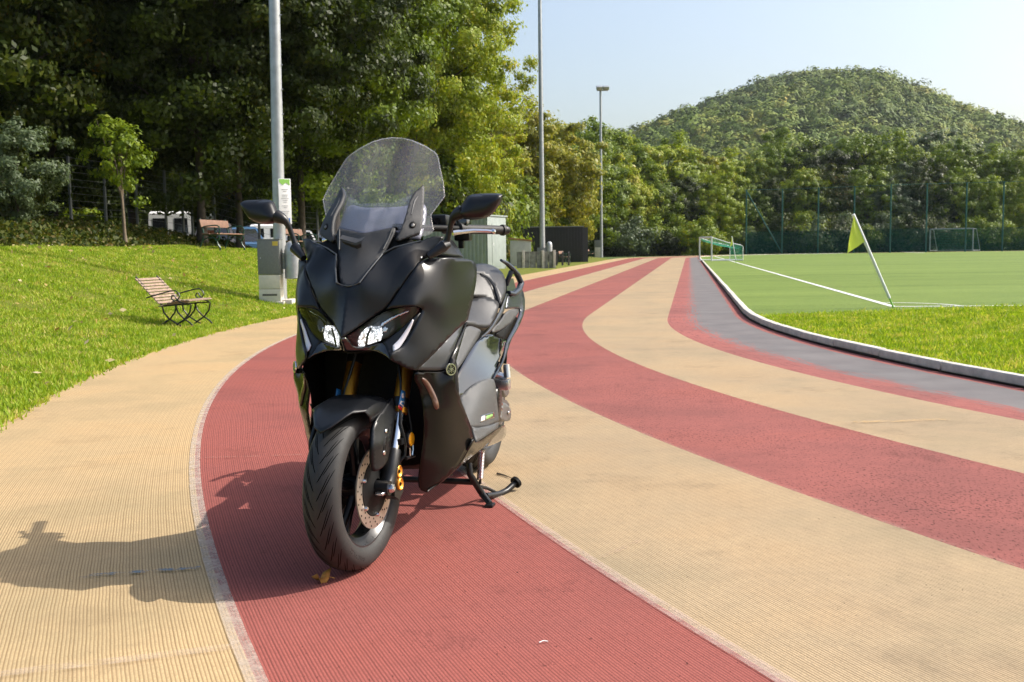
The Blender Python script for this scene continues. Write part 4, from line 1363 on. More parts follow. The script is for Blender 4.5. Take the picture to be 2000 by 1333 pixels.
t0, t1 = ground(971, 925, .006) , ground(1000, 934, .006)
tw.tube([Vector((0, 0, .004)), Vector((t1 - t0)) * .5 + Vector((.002, .006, .004)), Vector(t1 - t0) + Vector((0, 0, .003))], [.005, .0035, .001], 6)
to_ = tw.build('twig', M_bark)
to_.location = (t0[0], t0[1], .002)
tag(to_, 'small dark twig lying on the tan lane behind the centre stand', 'twig')
wt = MB()
w0, w1 = ground(1053, 1256, .004), ground(1070, 1253, .004)
wt.tube([(0, 0, .003), tuple((w1 - w0) * .5 + [0, .002, .005]), tuple(w1 - w0 + [0, 0, .002])], .0016, 6)
wo = wt.build('paper_straw', M_wht if False else simple('white_scrap', (.75, .74, .72), .6))
wo.location = (w0[0], w0[1], .002)
tag(wo, 'short white scrap lying on the red lane', 'scrap')
# ================================================================== the scooter
BPHI = R(13.5)
BP0 = ground(692, 1108)
_bf = -np.array([math.sin(BPHI), math.cos(BPHI), 0])
_bl = np.array([math.cos(BPHI), -math.sin(BPHI), 0])
_bu = np.array([0, 0, 1.0])
BIKE = empty('motor_scooter', tuple(BP0), math.atan2(_bf[1], _bf[0]),
             'matte black maxi scooter with tall clear windscreen on its centre stand on the red lane', 'scooter')

def b_t(u, v, axis, val):
    """Distance along the pixel's ray at which the scooter's own x or y takes a value."""
    d = ray(u, v)
    q = CAMP - BP0
    a = _bl if axis == 'y' else _bf
    return (val - q @ a) / (d @ a)

def b_pt(u, v, t):
    p = CAMP - BP0 + ray(u, v) * t
    return np.array([p @ _bf, p @ _bl, p[2]])

def bxy(u, v, y):
    return Vector(b_pt(u, v, b_t(u, v, 'y', y)))

def bxx(u, v, x):
    return Vector(b_pt(u, v, b_t(u, v, 'x', x)))

def tps(ctrl):
    """Thin-plate surface through (u, v, t) samples -> function of arrays u, v."""
    P = np.array([(c[0] / 100, c[1] / 100) for c in ctrl])
    T = np.array([c[2] for c in ctrl])
    n = len(P)
    def phi(r2):
        return np.where(r2 > 1e-12, 0.5 * r2 * np.log(np.maximum(r2, 1e-12)), 0)
    K = phi(((P[:, None] - P[None]) ** 2).sum(-1)) + np.eye(n) * (.02 if n > 7 else 1e-4)
    Q = np.c_[np.ones(n), P]
    A = np.block([[K, Q], [Q.T, np.zeros((3, 3))]])
    w = np.linalg.lstsq(A, np.r_[T, np.zeros(3)], rcond=None)[0]
    def f(u, v):
        X = np.stack([np.asarray(u) / 100, np.asarray(v) / 100], -1)
        r2 = ((X[:, None] - P[None]) ** 2).sum(-1)
        return phi(r2) @ w[:n] + w[n] + X @ w[n + 1:]
    return f

def smooth_outline(pts, step=5.0, rounds=2):
    """Closed outline: Chaikin-rounded, except at points flagged with a third element."""
    P = [(float(p[0]), float(p[1]), len(p) > 2) for p in pts]
    for _ in range(rounds):
        Q = []
        n = len(P)
        for i in range(n):
            a, b, c = P[i - 1], P[i], P[(i + 1) % n]
            if b[2]:
                Q.append(b)
            else:
                Q.append((b[0] * .75 + a[0] * .25, b[1] * .75 + a[1] * .25, False))
                Q.append((b[0] * .75 + c[0] * .25, b[1] * .75 + c[1] * .25, False))
        P = Q
    out = []
    n = len(P)
    for i in range(n):
        a, b = P[i], P[(i + 1) % n]
        L = math.hypot(b[0] - a[0], b[1] - a[1])
        k = max(1, int(round(L / step)))
        for j in range(k):
            out.append((a[0] + (b[0] - a[0]) * j / k, a[1] + (b[1] - a[1]) * j / k))
    clean = [out[0]]
    for p in out[1:]:
        if math.hypot(p[0] - clean[-1][0], p[1] - clean[-1][1]) > 0.7:
            clean.append(p)
    if math.hypot(clean[0][0] - clean[-1][0], clean[0][1] - clean[-1][1]) < 0.7:
        clean.pop()
    return clean

def panel_mesh(outline, ctrl, step=6.0, off=0.0, rounds=2, lift=None, center=None):
    """A curved body panel: outline in photo pixels, depth from a few points of known local x or y."""
    if center and not callable(ctrl):
        ctrl = list(ctrl)
        for (a0, b0), (a1, b1) in zip(center[:-1], center[1:]):
            ctrl += [(a0 + (a1 - a0) * k / 6, b0 + (b1 - b0) * k / 6, 0.0) for k in range(1, 6)]
    f = ctrl if callable(ctrl) else tps([(c[0], c[1], b_t(c[0], c[1], 'y', c[2]) if len(c) == 3 else b_t(c[0], c[1], c[2], c[3])) for c in ctrl])
    ol = smooth_outline(outline, step, rounds)
    A = np.array(ol)
    x0, y0 = A.min(0)
    x1, y1 = A.max(0)
    pts = [Vector(p) for p in ol]
    n = len(ol)
    inner = []
    B2 = np.roll(A, -1, 0)
    def edge_dist(p):
        d = B2 - A
        t = np.clip(((p - A) * d).sum(1) / np.maximum((d * d).sum(1), 1e-9), 0, 1)
        return np.sqrt((((A + d * t[:, None]) - p) ** 2).sum(1)).min()
    r = 0
    yy = y0 + step * .6
    while yy < y1:
        xx = x0 + (step * .5 if r % 2 else 0)
        while xx < x1:
            if edge_dist(np.array([xx, yy])) > step * .5:
                inner.append(Vector((xx, yy)))
            xx += step
        yy += step * .866
        r += 1
    vs, es, fs, *_ = delaunay_2d_cdt(pts + inner, [(i, (i + 1) % n) for i in range(n)], [list(range(n))], 1, 1e-4)
    U = np.array([v.x for v in vs]); V = np.array([v.y for v in vs])
    T = f(U, V) - (0 if center else off)
    if lift is not None:
        D = np.array([edge_dist(np.array([a, b])) for a, b in zip(U, V)])
        T = T - lift[0] * np.sqrt(1 - (1 - np.clip(D / lift[1], 0, 1)) ** 2)
    if center:                       # vertices on the middle line lie exactly on y = 0
        cp = np.array(center, float)
        for i in range(len(U)):
            p = np.array([U[i], V[i]])
            d = cp[1:] - cp[:-1]
            q = np.clip(((p - cp[:-1]) * d).sum(1) / (d * d).sum(1), 0, 1)
            if np.sqrt(((cp[:-1] + d * q[:, None] - p) ** 2).sum(1)).min() < 1.6:
                T[i] = b_t(U[i], V[i], 'y', 0.0)
    co = [b_pt(a, b, t) for a, b, t in zip(U, V, T)]
    if center:
        co = [np.array([c[0] + off, 0.0 if c[1] < .0015 else c[1], c[2]]) for c in co]
    # keep the largest connected piece only
    par = list(range(len(co)))
    def fd(i):
        while par[i] != i:
            par[i] = par[par[i]]; i = par[i]
        return i
    for fc in fs:
        for i in fc[1:]: par[fd(i)] = fd(fc[0])
    cnt = {}
    for fc in fs: cnt[fd(fc[0])] = cnt.get(fd(fc[0]), 0) + 1
    best = max(cnt, key=cnt.get)
    fs = [fc for fc in fs if fd(fc[0]) == best]
    used = sorted({i for fc in fs for i in fc})
    re_ = {i: k for k, i in enumerate(used)}
    co = [co[i] for i in used]
    fs = [[re_[i] for i in fc] for fc in fs]
    # normals towards the camera
    fo = []
    campos = np.array([(CAMP - BP0) @ _bf, (CAMP - BP0) @ _bl, CAMP[2]])
    for fc in fs:
        a, b, c = [co[i] for i in fc[:3]]
        nn = np.cross(b - a, c - a)
        fo.append(tuple(fc) if nn @ (campos - a) > 0 else tuple(reversed(fc)))
    return co, fo, f

def panel(name, outline, ctrl, mat, parent=BIKE, thick=0.006, mirror=True, **kw):
    co, fo, f = panel_mesh(outline, ctrl, **kw)
    outs = []
    if kw.get('center'):             # both halves welded into one shell
        n = len(co)
        me = bpy.data.meshes.new(name)
        me.from_pydata([tuple(c) for c in co] + [(c[0], -c[1], c[2]) for c in co], [], fo + [tuple(n + i for i in reversed(q)) for q in fo])
        bm = bmesh.new()
        bm.from_mesh(me)
        bmesh.ops.remove_doubles(bm, verts=bm.verts, dist=1e-4)
        bm.to_mesh(me)
        bm.free()
        for p in me.polygons: p.use_smooth = True
        o = link_mesh(name, me, mat, parent)
        if thick:
            so = o.modifiers.new('thickness', 'SOLIDIFY')
            so.thickness = thick
            so.offset = -1
        return [o], f
    for side in ((1, -1) if mirror else (1,)):
        me = bpy.data.meshes.new(name)
        me.from_pydata([(c[0], side * c[1], c[2]) for c in co], [], fo if side > 0 else [tuple(reversed(q)) for q in fo])
        me.polygons.foreach_set('use_smooth', [True] * len(me.polygons))
        me.update()
        o = link_mesh(name, me, mat, parent if side > 0 or not isinstance(parent, tuple) else parent[1])
        if thick:
            so = o.modifiers.new('thickness', 'SOLIDIFY')
            so.thickness = thick
            so.offset = -1
        outs.append(o)
    return outs, f

def sym(name, mb_fn, mat, parent=BIKE):
    """The same part on the left and, mirrored, on the right."""
    r = []
    for s in (1, -1):
        mb = MB()
        mb_fn(mb)
        if s < 0:
            mb.v = [(x, -y, z) for x, y, z in mb.v]
        r.append(mb.build(name, mat, parent))
    return r

# ---- materials
M_matte = simple('matte_body_paint', (0.007, 0.008, 0.0098), 0.31, 0.0, 0.06, 30, 0.015, 900, rvar=.03, spec=.36)
M_gloss = simple('gloss_black_plastic', (0.006, 0.006, 0.0065), 0.06, 0.0, 0.1, 10, coat=1.0, rvar=.02)
M_leg = simple('dusty_gloss_black', (0.004, 0.0038, 0.0035), 0.2, 0.0, 0.15, 12, spec=.3, rvar=.05)
M_satin = simple('satin_dark_grey_paint', (0.055, 0.06, 0.066), 0.32, 0.3, 0.05, 20, rvar=.03)
M_tail = simple('satin_blue_grey_paint', (0.035, 0.043, 0.055), 0.25, 0.3, 0.05, 20, rvar=.03)
M_tex = simple('grained_black_plastic', (0.028, 0.028, 0.029), 0.55, 0.0, 0.12, 60, 0.5, 700, rvar=.05)
M_texg = simple('grained_grey_plastic', (0.06, 0.061, 0.061), 0.5, 0.0, 0.1, 60, 0.45, 700, rvar=.05)
M_inner = simple('black_inner_plastic', (0.004, 0.004, 0.004), 0.6, 0.0, 0.2, 20, spec=.2)
M_leather = simple('seat_vinyl', (0.026, 0.026, 0.027), 0.42, 0.0, 0.1, 25, 0.35, 500)
M_rub = simple('tyre_rubber', (0.020, 0.0195, 0.019), 0.62, 0.0, 0.22, 14, 0.25, 300)
M_groove = simple('tyre_groove_black', (0.004, 0.004, 0.004), 0.9, 0.0, 0.1, 20, spec=.1)
M_letter = simple('raised_tyre_lettering', (0.016, 0.016, 0.016), 0.5, 0, .1, 20)
M_rim = simple('dark_grey_rim_paint', (0.045, 0.045, 0.047), 0.3, 0.5, 0.06, 20)
M_chrome = simple('polished_steel', (0.72, 0.72, 0.74), 0.14, 1.0, 0.04, 20)
M_disc = simple('brake_disc_steel', (0.48, 0.44, 0.38), 0.35, 0.85, 0.08, 40)
M_cast = simple('cast_grey_metal', (0.17, 0.165, 0.16), 0.45, 0.7, 0.1, 40, .15, 300)
M_gold = simple('gold_anodised_fork', (0.50, 0.22, 0.025), 0.35, 0.9, 0.06, 20)  # gold darkened to paint in the shade under the nose
M_goldcap = simple('gold_caliper_cap', (0.85, 0.38, 0.04), 0.4, 0.4, 0.06, 20)
M_blackmetal = simple('black_painted_metal', (0.008, 0.0083, 0.0095), 0.36, 0.0, 0.1, 30, spec=.4)
M_white = simple('white_paint_small', (0.75, 0.75, 0.74), 0.4, 0, .03, 10)
M_stblue = simple('sticker_blue', (0.02, 0.17, 0.42), 0.35, 0, .05, 20)
M_stred = simple('sticker_red', (0.55, 0.03, 0.03), 0.35, 0, .05, 20)
M_sig = simple('smoked_signal_lens', (0.10, 0.045, 0.028), 0.12, 0, .1, 80, .2, 500, coat=.6)
M_amber = simple('amber_reflector', (1.0, 0.42, 0.015), 0.15, 0, .12, 120, .5, 900, coat=.5)
M_green = simple('badge_green', (0.22, 0.42, 0.12), 0.4, 0, .1, 50)
M_plate = simple('bare_aluminium', (0.62, 0.61, 0.6), 0.3, 0.9, 0.06, 30)

def _screen_mat():
    m, nt = new_mat('dust_glare_acrylic')
    tc = nt.nodes.new('ShaderNodeTexCoord')
    tr = N(nt, 'ShaderNodeBsdfTransparent')
    tr.inputs[0].default_value = (0.93, 0.94, 0.96, 1)
    df = N(nt, 'ShaderNodeBsdfDiffuse')
    df.inputs[0].default_value = (0.80, 0.83, 0.88, 1)
    tl = N(nt, 'ShaderNodeBsdfTranslucent')
    tl.inputs[0].default_value = (0.85, 0.87, 0.92, 1)
    gl = N(nt, 'ShaderNodeBsdfGlossy')
    gl.inputs['Roughness'].default_value = 0.03
    d2 = N(nt, 'ShaderNodeMixShader')
    d2.inputs[0].default_value = 0.75
    nt.links.new(df.outputs[0], d2.inputs[1]); nt.links.new(tl.outputs[0], d2.inputs[2])
    mp = N(nt, 'ShaderNodeMapping')
    mp.inputs['Scale'].default_value = (3, 9, 1.2)
    nt.links.new(tc.outputs['Object'], mp.inputs[0])
    n1 = noise(nt, mp.outputs[0], 1.6, 2, .5)
    n2 = noise(nt, tc.outputs['Object'], 85, 1)
    dust_glare = mathn(nt, 'MULTIPLY_ADD', n1, 0.42, -0.01)  # dust film together with a painted whitish glare
    spk = mathn(nt, 'MULTIPLY', mathn(nt, 'GREATER_THAN', n2, 0.86), 0.3)
    fac = mathn(nt, 'ADD', dust_glare, spk, clamp=True)
    m1 = N(nt, 'ShaderNodeMixShader')
    nt.links.new(fac, m1.inputs[0])
    nt.links.new(tr.outputs[0], m1.inputs[1]); nt.links.new(d2.outputs[0], m1.inputs[2])
    lw = N(nt, 'ShaderNodeLayerWeight')
    frv = mathn(nt, 'MULTIPLY_ADD', mathn(nt, 'POWER', lw.outputs['Facing'], 4.0), 0.85, 0.05)
    m2 = N(nt, 'ShaderNodeMixShader')
    nt.links.new(frv, m2.inputs[0])
    nt.links.new(m1.outputs[0], m2.inputs[1]); nt.links.new(gl.outputs[0], m2.inputs[2])
    o = N(nt, 'ShaderNodeOutputMaterial')
    nt.links.new(m2.outputs[0], o.inputs[0])
    return m
M_screen = _screen_mat()

def _lens_mat():
    m, nt = new_mat('clear_headlight_lens')
    tr = N(nt, 'ShaderNodeBsdfTransparent')
    tr.inputs[0].default_value = (0.95, 0.95, 0.95, 1)
    gl = N(nt, 'ShaderNodeBsdfGlossy')
    gl.inputs['Roughness'].default_value = 0.02
    fr = N(nt, 'ShaderNodeFresnel')
    fr.inputs[0].default_value = 1.55
    m2 = N(nt, 'ShaderNodeMixShader')
    nt.links.new(fr.outputs[0], m2.inputs[0])
    nt.links.new(tr.outputs[0], m2.inputs[1]); nt.links.new(gl.outputs[0], m2.inputs[2])
    o = N(nt, 'ShaderNodeOutputMaterial')
    nt.links.new(m2.outputs[0], o.inputs[0])
    return m
M_lens = _lens_mat()

def _emit(name, col, s):
    m, nt = new_mat(name)
    principled(nt, **{'Base Color': (.8, .8, .8), 'Emission Color': col, 'Emission Strength': s, 'Roughness': .3})
    return m
def _led():
    m, nt = new_mat('lit_headlamp_led')
    tc = N(nt, 'ShaderNodeTexCoord')
    v = N(nt, 'ShaderNodeTexVoronoi'); v.inputs['Scale'].default_value = 190
    nt.links.new(tc.outputs['Object'], v.inputs['Vector'])
    n1 = noise(nt, tc.outputs['Object'], 40, 3)
    e = mathn(nt, 'MULTIPLY', ramp(nt, v.outputs['Distance'], [(.15, (1, 1, 1)), (.6, (.12, .12, .12))]), ramp(nt, n1, [(.38, (.08, .08, .08)), (.6, (1, 1, 1))]))
    principled(nt, **{'Base Color': (.55, .55, .57), 'Metallic': .8, 'Emission Color': (0.95, 0.97, 1.0), 'Emission Strength': mathn(nt, 'MULTIPLY', e, 4.0), 'Roughness': .25})
    return m
M_led = _led()
M_drl = simple('unlit_light_guide', (0.70, 0.69, 0.74), 0.25, 0, .03, 30)

# ---- inner dark structure that carries the panels
def loft(mb, secs, p=3.0):
    """Sections (x, half width, z0, z1) as rounded boxes."""
    rows = []
    for x, hw, z0, z1 in secs:
        row = []
        for k in range(24):
            a = 2 * math.pi * k / 24
            c, s = math.cos(a), math.sin(a)
            row.append((x, hw * math.copysign(abs(c) ** (2 / p), c), (z0 + z1) / 2 + (z1 - z0) / 2 * math.copysign(abs(s) ** (2 / p), s)))
        rows.append(row)
    mb.grid(rows, True, True)
    n = len(mb.v)
    m = len(rows)
    b = n - 24 * m
    mb.f += [tuple(range(b, b + 24)), tuple(range(n - 1, n - 25, -1))]
    mb.s += [False, False]
    return mb

loft(MB(), [(-.33, .25, .27, .76), (-.36, .265, .25, .79), (-.44, .245, .24, .79), (-.54, .19, .23, .70), (-.7, .155, .24, .60), (-.95, .13, .26, .62),
            (-1.15, .13, .40, .68), (-1.35, .13, .55, .74), (-1.6, .11, .62, .76), (-1.74, .08, .66, .74)]).build('inner_body', M_inner, BIKE)
loft(MB(), [(-.035, .04, .735, .80), (-.11, .15, .72, .93), (-.2, .19, .70, 1.01), (-.36, .25, .69, 1.0), (-.44, .25, .74, .98)], 2.6).build('inner_cowl', M_inner, BIKE)

# ---- front mask (upper cowl), left half mirrored about the middle
mask_ctrl = [(666, 661, 0), (673, 610, 0), (680, 560, 0), (702, 553, .04), (725, 523, .063), (748, 495, .083), (770, 483, .12), (822, 471, .195),
             (858, 460, .247), (870, 466, .264), (834, 504, .217), (812, 522, .199), (790, 553, .168), (753, 603, .115), (715, 630, .06)]
panel('front_mask', [(666, 661, 1), (673, 610), (680, 560, 1), (692, 559), (703, 551), (725, 523), (747, 496.5), (770, 484), (822, 471.5), (846, 461), (868, 463, 1), (858, 482), (835, 503.5, 1),
                     (821, 510), (812, 522), (790, 553), (753, 603, 1), (715, 629)], mask_ctrl, M_matte, thick=.007, center=[(666, 661), (673, 610), (680, 560)], step=5)
# grained inset in the mask, with the small air scoop
ins_ctrl = [(680, 559, 0), (695, 505, 0), (709, 455, 0), (702, 553, .037), (725, 523, .06), (748, 495, .081), (757, 470, .09), (767, 446, .098), (740, 452, .055)]
panel('mask_inset', [(680, 559.5, 1), (695, 505), (709, 455, 1), (715, 455), (765, 444.5, 1), (772, 446), (766, 462), (750, 491), (748, 495), (725, 522), (703, 550), (692, 558)],
      ins_ctrl, M_tex, thick=.012, center=[(680, 559.5), (695, 505), (709, 455)], step=5, off=-.008)
panel('mask_backing', [(681, 566, 1), (697, 505), (708, 459, 1), (765, 452, 1), (800, 470), (815, 478), (770, 500), (735, 545)], ins_ctrl, M_inner, thick=.01, center=[(681, 566), (697, 505), (708, 459)], step=8, off=-.035)
# lip round the inset, in lighter paint that stands for its edge highlight
_lp = [(680, 559.5, 0), (692, 558, .02), (702, 552.5, .04), (725, 523, .063), (747.5, 496, .083), (770, 483.5, .12), (800, 476, .163), (822, 471, .195)]
_lq = [bxy(*q) for q in _lp]
MB().tube([(q.x + .001, -q.y, q.z) for q in reversed(_lq[1:])] + [(q.x + .001, q.y, q.z) for q in _lq], .0028, 8).build('inset_lip_highlight', M_satin, BIKE)
# raised ridge line on the inset side
for s in (1, -1):
    pts = [bxy(765, 447, .096), bxy(757, 468, .088), bxy(747, 487, .079)]
    MB().tube([(p.x - .006, s * p.y, p.z) for p in pts], .0028, 8).build('inset_ridge', M_texg, BIKE)
# scoop on the middle of the inset
sc = [bxy(703, 456, -.005), bxy(703, 470, -.012)]
mb = MB()
a = Vector((-.150, 0, 1.108)); 
mb.grid([[(-.125, -.062, 1.102), (-.120, 0, 1.088), (-.125, .022, 1.096)], [(-.098, -.058, 1.090), (-.092, 0, 1.074), (-.096, .020, 1.082)], [(-.098, -.056, 1.082), (-.090, 0, 1.066), (-.096, .018, 1.072)],
         [(-.118, -.05, 1.070), (-.104, 0, 1.054), (-.112, .012, 1.06)]])
mb.build('air_scoop', M_tex, BIKE)

# flank piece below the mirror foot
panel('mirror_base_cover', [(835, 504, 1), (858, 483), (871, 466, 1), (884, 467), (905, 502, 1), (881, 503)],
      [(835, 504, .217), (871, 466, .25), (884, 467, .247), (905, 502, .28), (868, 490, .25)], M_matte, thick=.006)

# ---- side fairing
fair_ctrl = [(834, 505, .218), (881, 503, .282), (916, 507, .297), (930, 518, .30), (931, 545, .305), (926, 570, .303), (914, 626, .293), (881, 656, .277), (852, 688, .255),
             (814, 724, .212), (763, 703, .148), (766, 690, .154), (788, 675, .176), (803, 652, .196), (826, 606, .222), (812, 598, .212), (753, 603, .116), (812, 522, .2), (790, 553, .169), (865, 600, .268)]
_, fair_f = panel('side_fairing', [(834, 506, 1), (858, 504), (881, 503), (914, 506), (931, 513), (931.5, 545), (926, 575), (914, 625, 1), (881, 656), (852, 688), (814, 724, 1), (800, 722), (772, 708), (762.5, 703.5, 1),
                        (763, 690, 1), (788, 676), (804, 652), (824, 611), (827, 603), (812, 597.5), (780, 600), (754, 604.5, 1), (790, 554), (812, 523), (821, 511)], fair_ctrl, M_matte, thick=.007, step=6)
# satin strip under it
panel('fairing_strip', [(911, 619, 1), (878, 652), (849, 684), (810, 722, 1), (838, 724), (865, 724), (872, 719), (889, 675)],
      [(913, 626, .292), (814, 726, .212), (866, 722, .268), (889, 672, .288), (852, 690, .252)], M_satin, thick=.006, off=-.012)

# ---- leg shield (gloss black) with emblem and signal lens
leg_ctrl = [(913, 628, .292), (889, 672, .288), (888, 721, .302), (889, 746, .304), (904, 793, .307), (924, 857, .312), (902, 900, .29), (873, 934, .25), (833, 962, .2), (815, 955, .175), (822, 900, .2), (830, 850, .215),
            (820, 765, .205), (812, 728, .208), (866, 722, .266), (865, 800, .27), (875, 860, .27)]
_, leg_f = panel('leg_shield', [(913, 628, 1), (906, 654), (892, 701), (888, 721), (889, 746), (895, 768), (904, 793), (917, 823), (925, 858, 1), (902, 900), (873, 934), (833, 962, 1), (816, 956), (822, 900), (829, 850), (827, 800),
                                (820, 760), (809, 740), (812, 727, 1), (840, 724), (866, 723), (873, 716), (890, 672)], leg_ctrl, M_leg, thick=.006, step=7, off=-.016)
sig, _ = panel('turn_signal', [(821, 738), (834, 740), (848, 764), (858, 789), (857, 800), (849, 801), (842, 776), (831, 755)], leg_f, M_sig, thick=.006, off=-.011, step=5)
# emblem: a chrome ring with three tuning-fork bars on a dark disc
ec = Vector(b_pt(880, 722, float(leg_f(np.array([880.0]), np.array([722.0]))[0]) + .016 - .005))
for s in (1, -1):
    nrm = Vector((.62, .78 , .05)).normalized()
    ax = Vector((0, 0, 1)); ax = (ax - nrm * ax.dot(nrm)).normalized(); bx_ = ax.cross(nrm)
    M3 = Matrix((bx_, ax, nrm)).transposed()
    def em(mb, fn):
        b = len(mb.v); fn()
        for i in range(b, len(mb.v)):
            p = M3 @ Vector(mb.v[i]) + ec
            mb.v[i] = (p.x, s * p.y, p.z)
    mb = MB(); em(mb, lambda: mb.lathe([(0.0001, .002), (.016, .002), (.0175, 0)], axis='z', n=24))
    e0 = mb.build('emblem', M_gloss, BIKE)
    mb = MB(); em(mb, lambda: mb.lathe([(.0165, .001), (.0165, .0045), (.0205, .0045), (.0215, .001)], axis='z', n=32))
    mb.build('emblem_ring', M_chrome, e0)
    mb = MB()
    def bars():
        for k in range(3):
            a = R(90 + 120 * k)
            Mz = Matrix.Rotation(a, 3, 'Z')
            for dy in (-.0025, .0025):
                mb.box(Mz @ Vector((.0085, dy, .0035)), (.013, .0016, .002), Mz)
            mb.box(Mz @ Vector((.0025, 0, .0035)), (.0016, .006, .002), Mz)
            mb.box(Mz @ Vector((-.006, 0, .0033)), (.013, .0016, .002), Mz)
    em(mb, bars)
    mb.build('emblem_forks', M_chrome, e0)

# dark liners that close the wheel well behind the shields
for s in (1, -1):
    e = [bxy(u, v, y) for u, v, y in ((812, 728, .206), (820, 765, .203), (829, 800, .21), (830, 850, .213), (822, 900, .198), (815, 955, .173))]
    e = [e[0] + Vector((-.03, .005, .10))] + e
    rows = [[(q.x - .02, s * q.y, q.z) for q in e], [(q.x - .12, s * (q.y + .015), q.z) for q in e], [(-.37, s * .235, q.z) for q in e]]
    MB().grid(rows).build('wheel_well_liner', M_inner, BIKE)
e = [bxy(u, v, y) for u, v, y in ((674, 684, 0), (700, 685, .03), (730, 682, .078), (753, 690, .126), (763, 701, .146), (790, 716, .18), (813, 723, .208), (850, 690, .248))]
for s in (1, -1):
    rows = [[(q.x - .010, s * q.y, q.z + .006) for q in e], [(q.x - .14, s * q.y * 1.03, q.z + .02) for q in e], [(-.37, s * min(q.y * 1.25, .27), q.z + .03) for q in e]]
    MB().grid(rows).build('nose_floor', M_inner, BIKE)

# ---- belly fairing, footboard mat, belt-side box, tunnel and tank-side covers
panel('belly_fairing', [(925, 858, 1), (931, 866), (950, 852), (974, 835, 1), (983, 831, 1), (975, 845), (945, 874), (905, 905), (870, 938), (833, 963, 1), (873, 934), (902, 900)],
      [(925, 858, .312), (931, 866, .31), (974, 835, .30), (983, 831, .29), (945, 874, .27), (905, 905, .262), (870, 938, .235), (833, 963, .198)], M_leg, thick=.006, step=5)
panel('foot_mat', [(906, 796, 1), (923, 838, 1), (931, 864, 1), (973, 836, 1), (975, 824, 1), (955, 832), (922, 838), (912, 815)],
      [(906, 796, .295), (923, 838, .296), (931, 864, .313), (973, 836, .302), (975, 824, .292), (955, 832, .296)], M_texg, thick=.01, step=5)
box_ctrl = [(899, 775, .215), (933, 744, .243), (967, 744, .278), (974, 820, .293), (929, 800, .272), (920, 835, .283), (908, 800, .25), (953, 834, .292), (935, 770, .262)]
_, box_f = panel('belt_side_cover', [(897, 778), (910, 763), (933, 745), (957, 738.5), (967, 743), (970, 775), (975, 822, 1), (953, 834), (920, 836, 1), (910, 814), (901, 788)], box_ctrl, M_texg, thick=.008, step=5)
panel('side_badge', [(938, 826, 1), (940, 812, 1), (965, 805, 1), (966, 816, 1)], box_f, M_gloss, thick=.003, off=.004, step=3)
panel('badge_plate', [(940, 823.5, 1), (941.5, 813.5, 1), (948, 812, 1), (947.5, 821, 1)], box_f, M_white, thick=.002, off=.006, step=3)
panel('badge_text', [(950, 820, 1), (950.5, 812.5, 1), (962, 809, 1), (963, 813, 1)], box_f, M_green, thick=.002, off=.006, step=2)
panel('tunnel_cover', [(911, 634), (938, 643), (940, 650), (917, 690), (890, 727, 1), (887, 715), (900, 660)],
      [(911, 636, .15), (938, 643, .178), (917, 690, .187), (890, 726, .195), (900, 660, .155)], M_texg, thick=.008)
panel('tank_side_cover', [(938, 659), (958, 652), (989, 664, 1), (984, 685), (976, 706), (964, 742, 1), (934, 753), (912, 770), (895, 778, 1), (888, 752), (895, 728), (917, 690)],
      [(938, 659, .19), (958, 653, .193), (987, 664, .207), (976, 706, .235), (962, 735, .262), (933, 744, .243), (895, 768, .213), (889, 750, .20), (917, 690, .195), (950, 700, .222)], M_gloss, thick=.006, off=-.012)

# ---- seat
def seat_panel(name, ol, ct, mat):
    return panel(name, ol, ct, mat, thick=.03)
panel('rider_seat', [(900, 588, 1), (923, 583), (950, 580), (972, 588), (976, 597), (961, 633), (953, 640), (912, 631), (900, 626, 1)],
      [(900, 588, .06), (923, 584, .09), (950, 580, .135), (975, 593, .185), (961, 634, .19), (952, 640, .185), (914, 631, .14), (935, 605, .13)], M_leather, thick=.03)
panel('back_support', [(905, 536, 1), (938, 533), (952, 542), (966, 560), (976, 592), (974, 598), (950, 581), (922, 578), (900, 578, 1)],
      [(905, 536, .05), (938, 534, .09), (952, 543, .115), (966, 560, .15), (976, 594, .182), (950, 580, .133), (922, 578, .09), (905, 578, .06)], M_leather, thick=.03)
panel('pillion_seat', [(905, 520, 1), (930, 516), (945, 514.5), (960, 518), (977, 527), (987, 542), (989, 572), (979, 595, 1), (969, 560), (955, 542), (940, 533), (905, 535, 1)],
      [(905, 522, .02), (930, 517, .05), (945, 515, .07), (960, 518, .095), (977, 527, .128), (987, 542, .16), (989, 572, .19), (978, 594, .192), (968, 562, .16), (952, 543, .117), (938, 534, .09), (905, 535, .05)], M_leather, thick=.03)
# seat stitching line between support and pillion pad
mb = MB(); mb.tube([bxy(938, 535, .092), bxy(953, 544, .12), (bxy(966, 561, .155)), bxy(976, 594, .187)], .003, 6); 
sl = mb.build('seat_piping', M_blackmetal, BIKE)
# loft below the seats so that they are solid
loft(MB(), [(-.92, .10, .58, .67), (-1.05, .14, .58, .70), (-1.2, .15, .6, .745), (-1.3, .14, .62, .80), (-1.45, .13, .66, .88), (-1.62, .10, .7, .90), (-1.74, .06, .74, .86)]).build('seat_base', M_leather, BIKE)

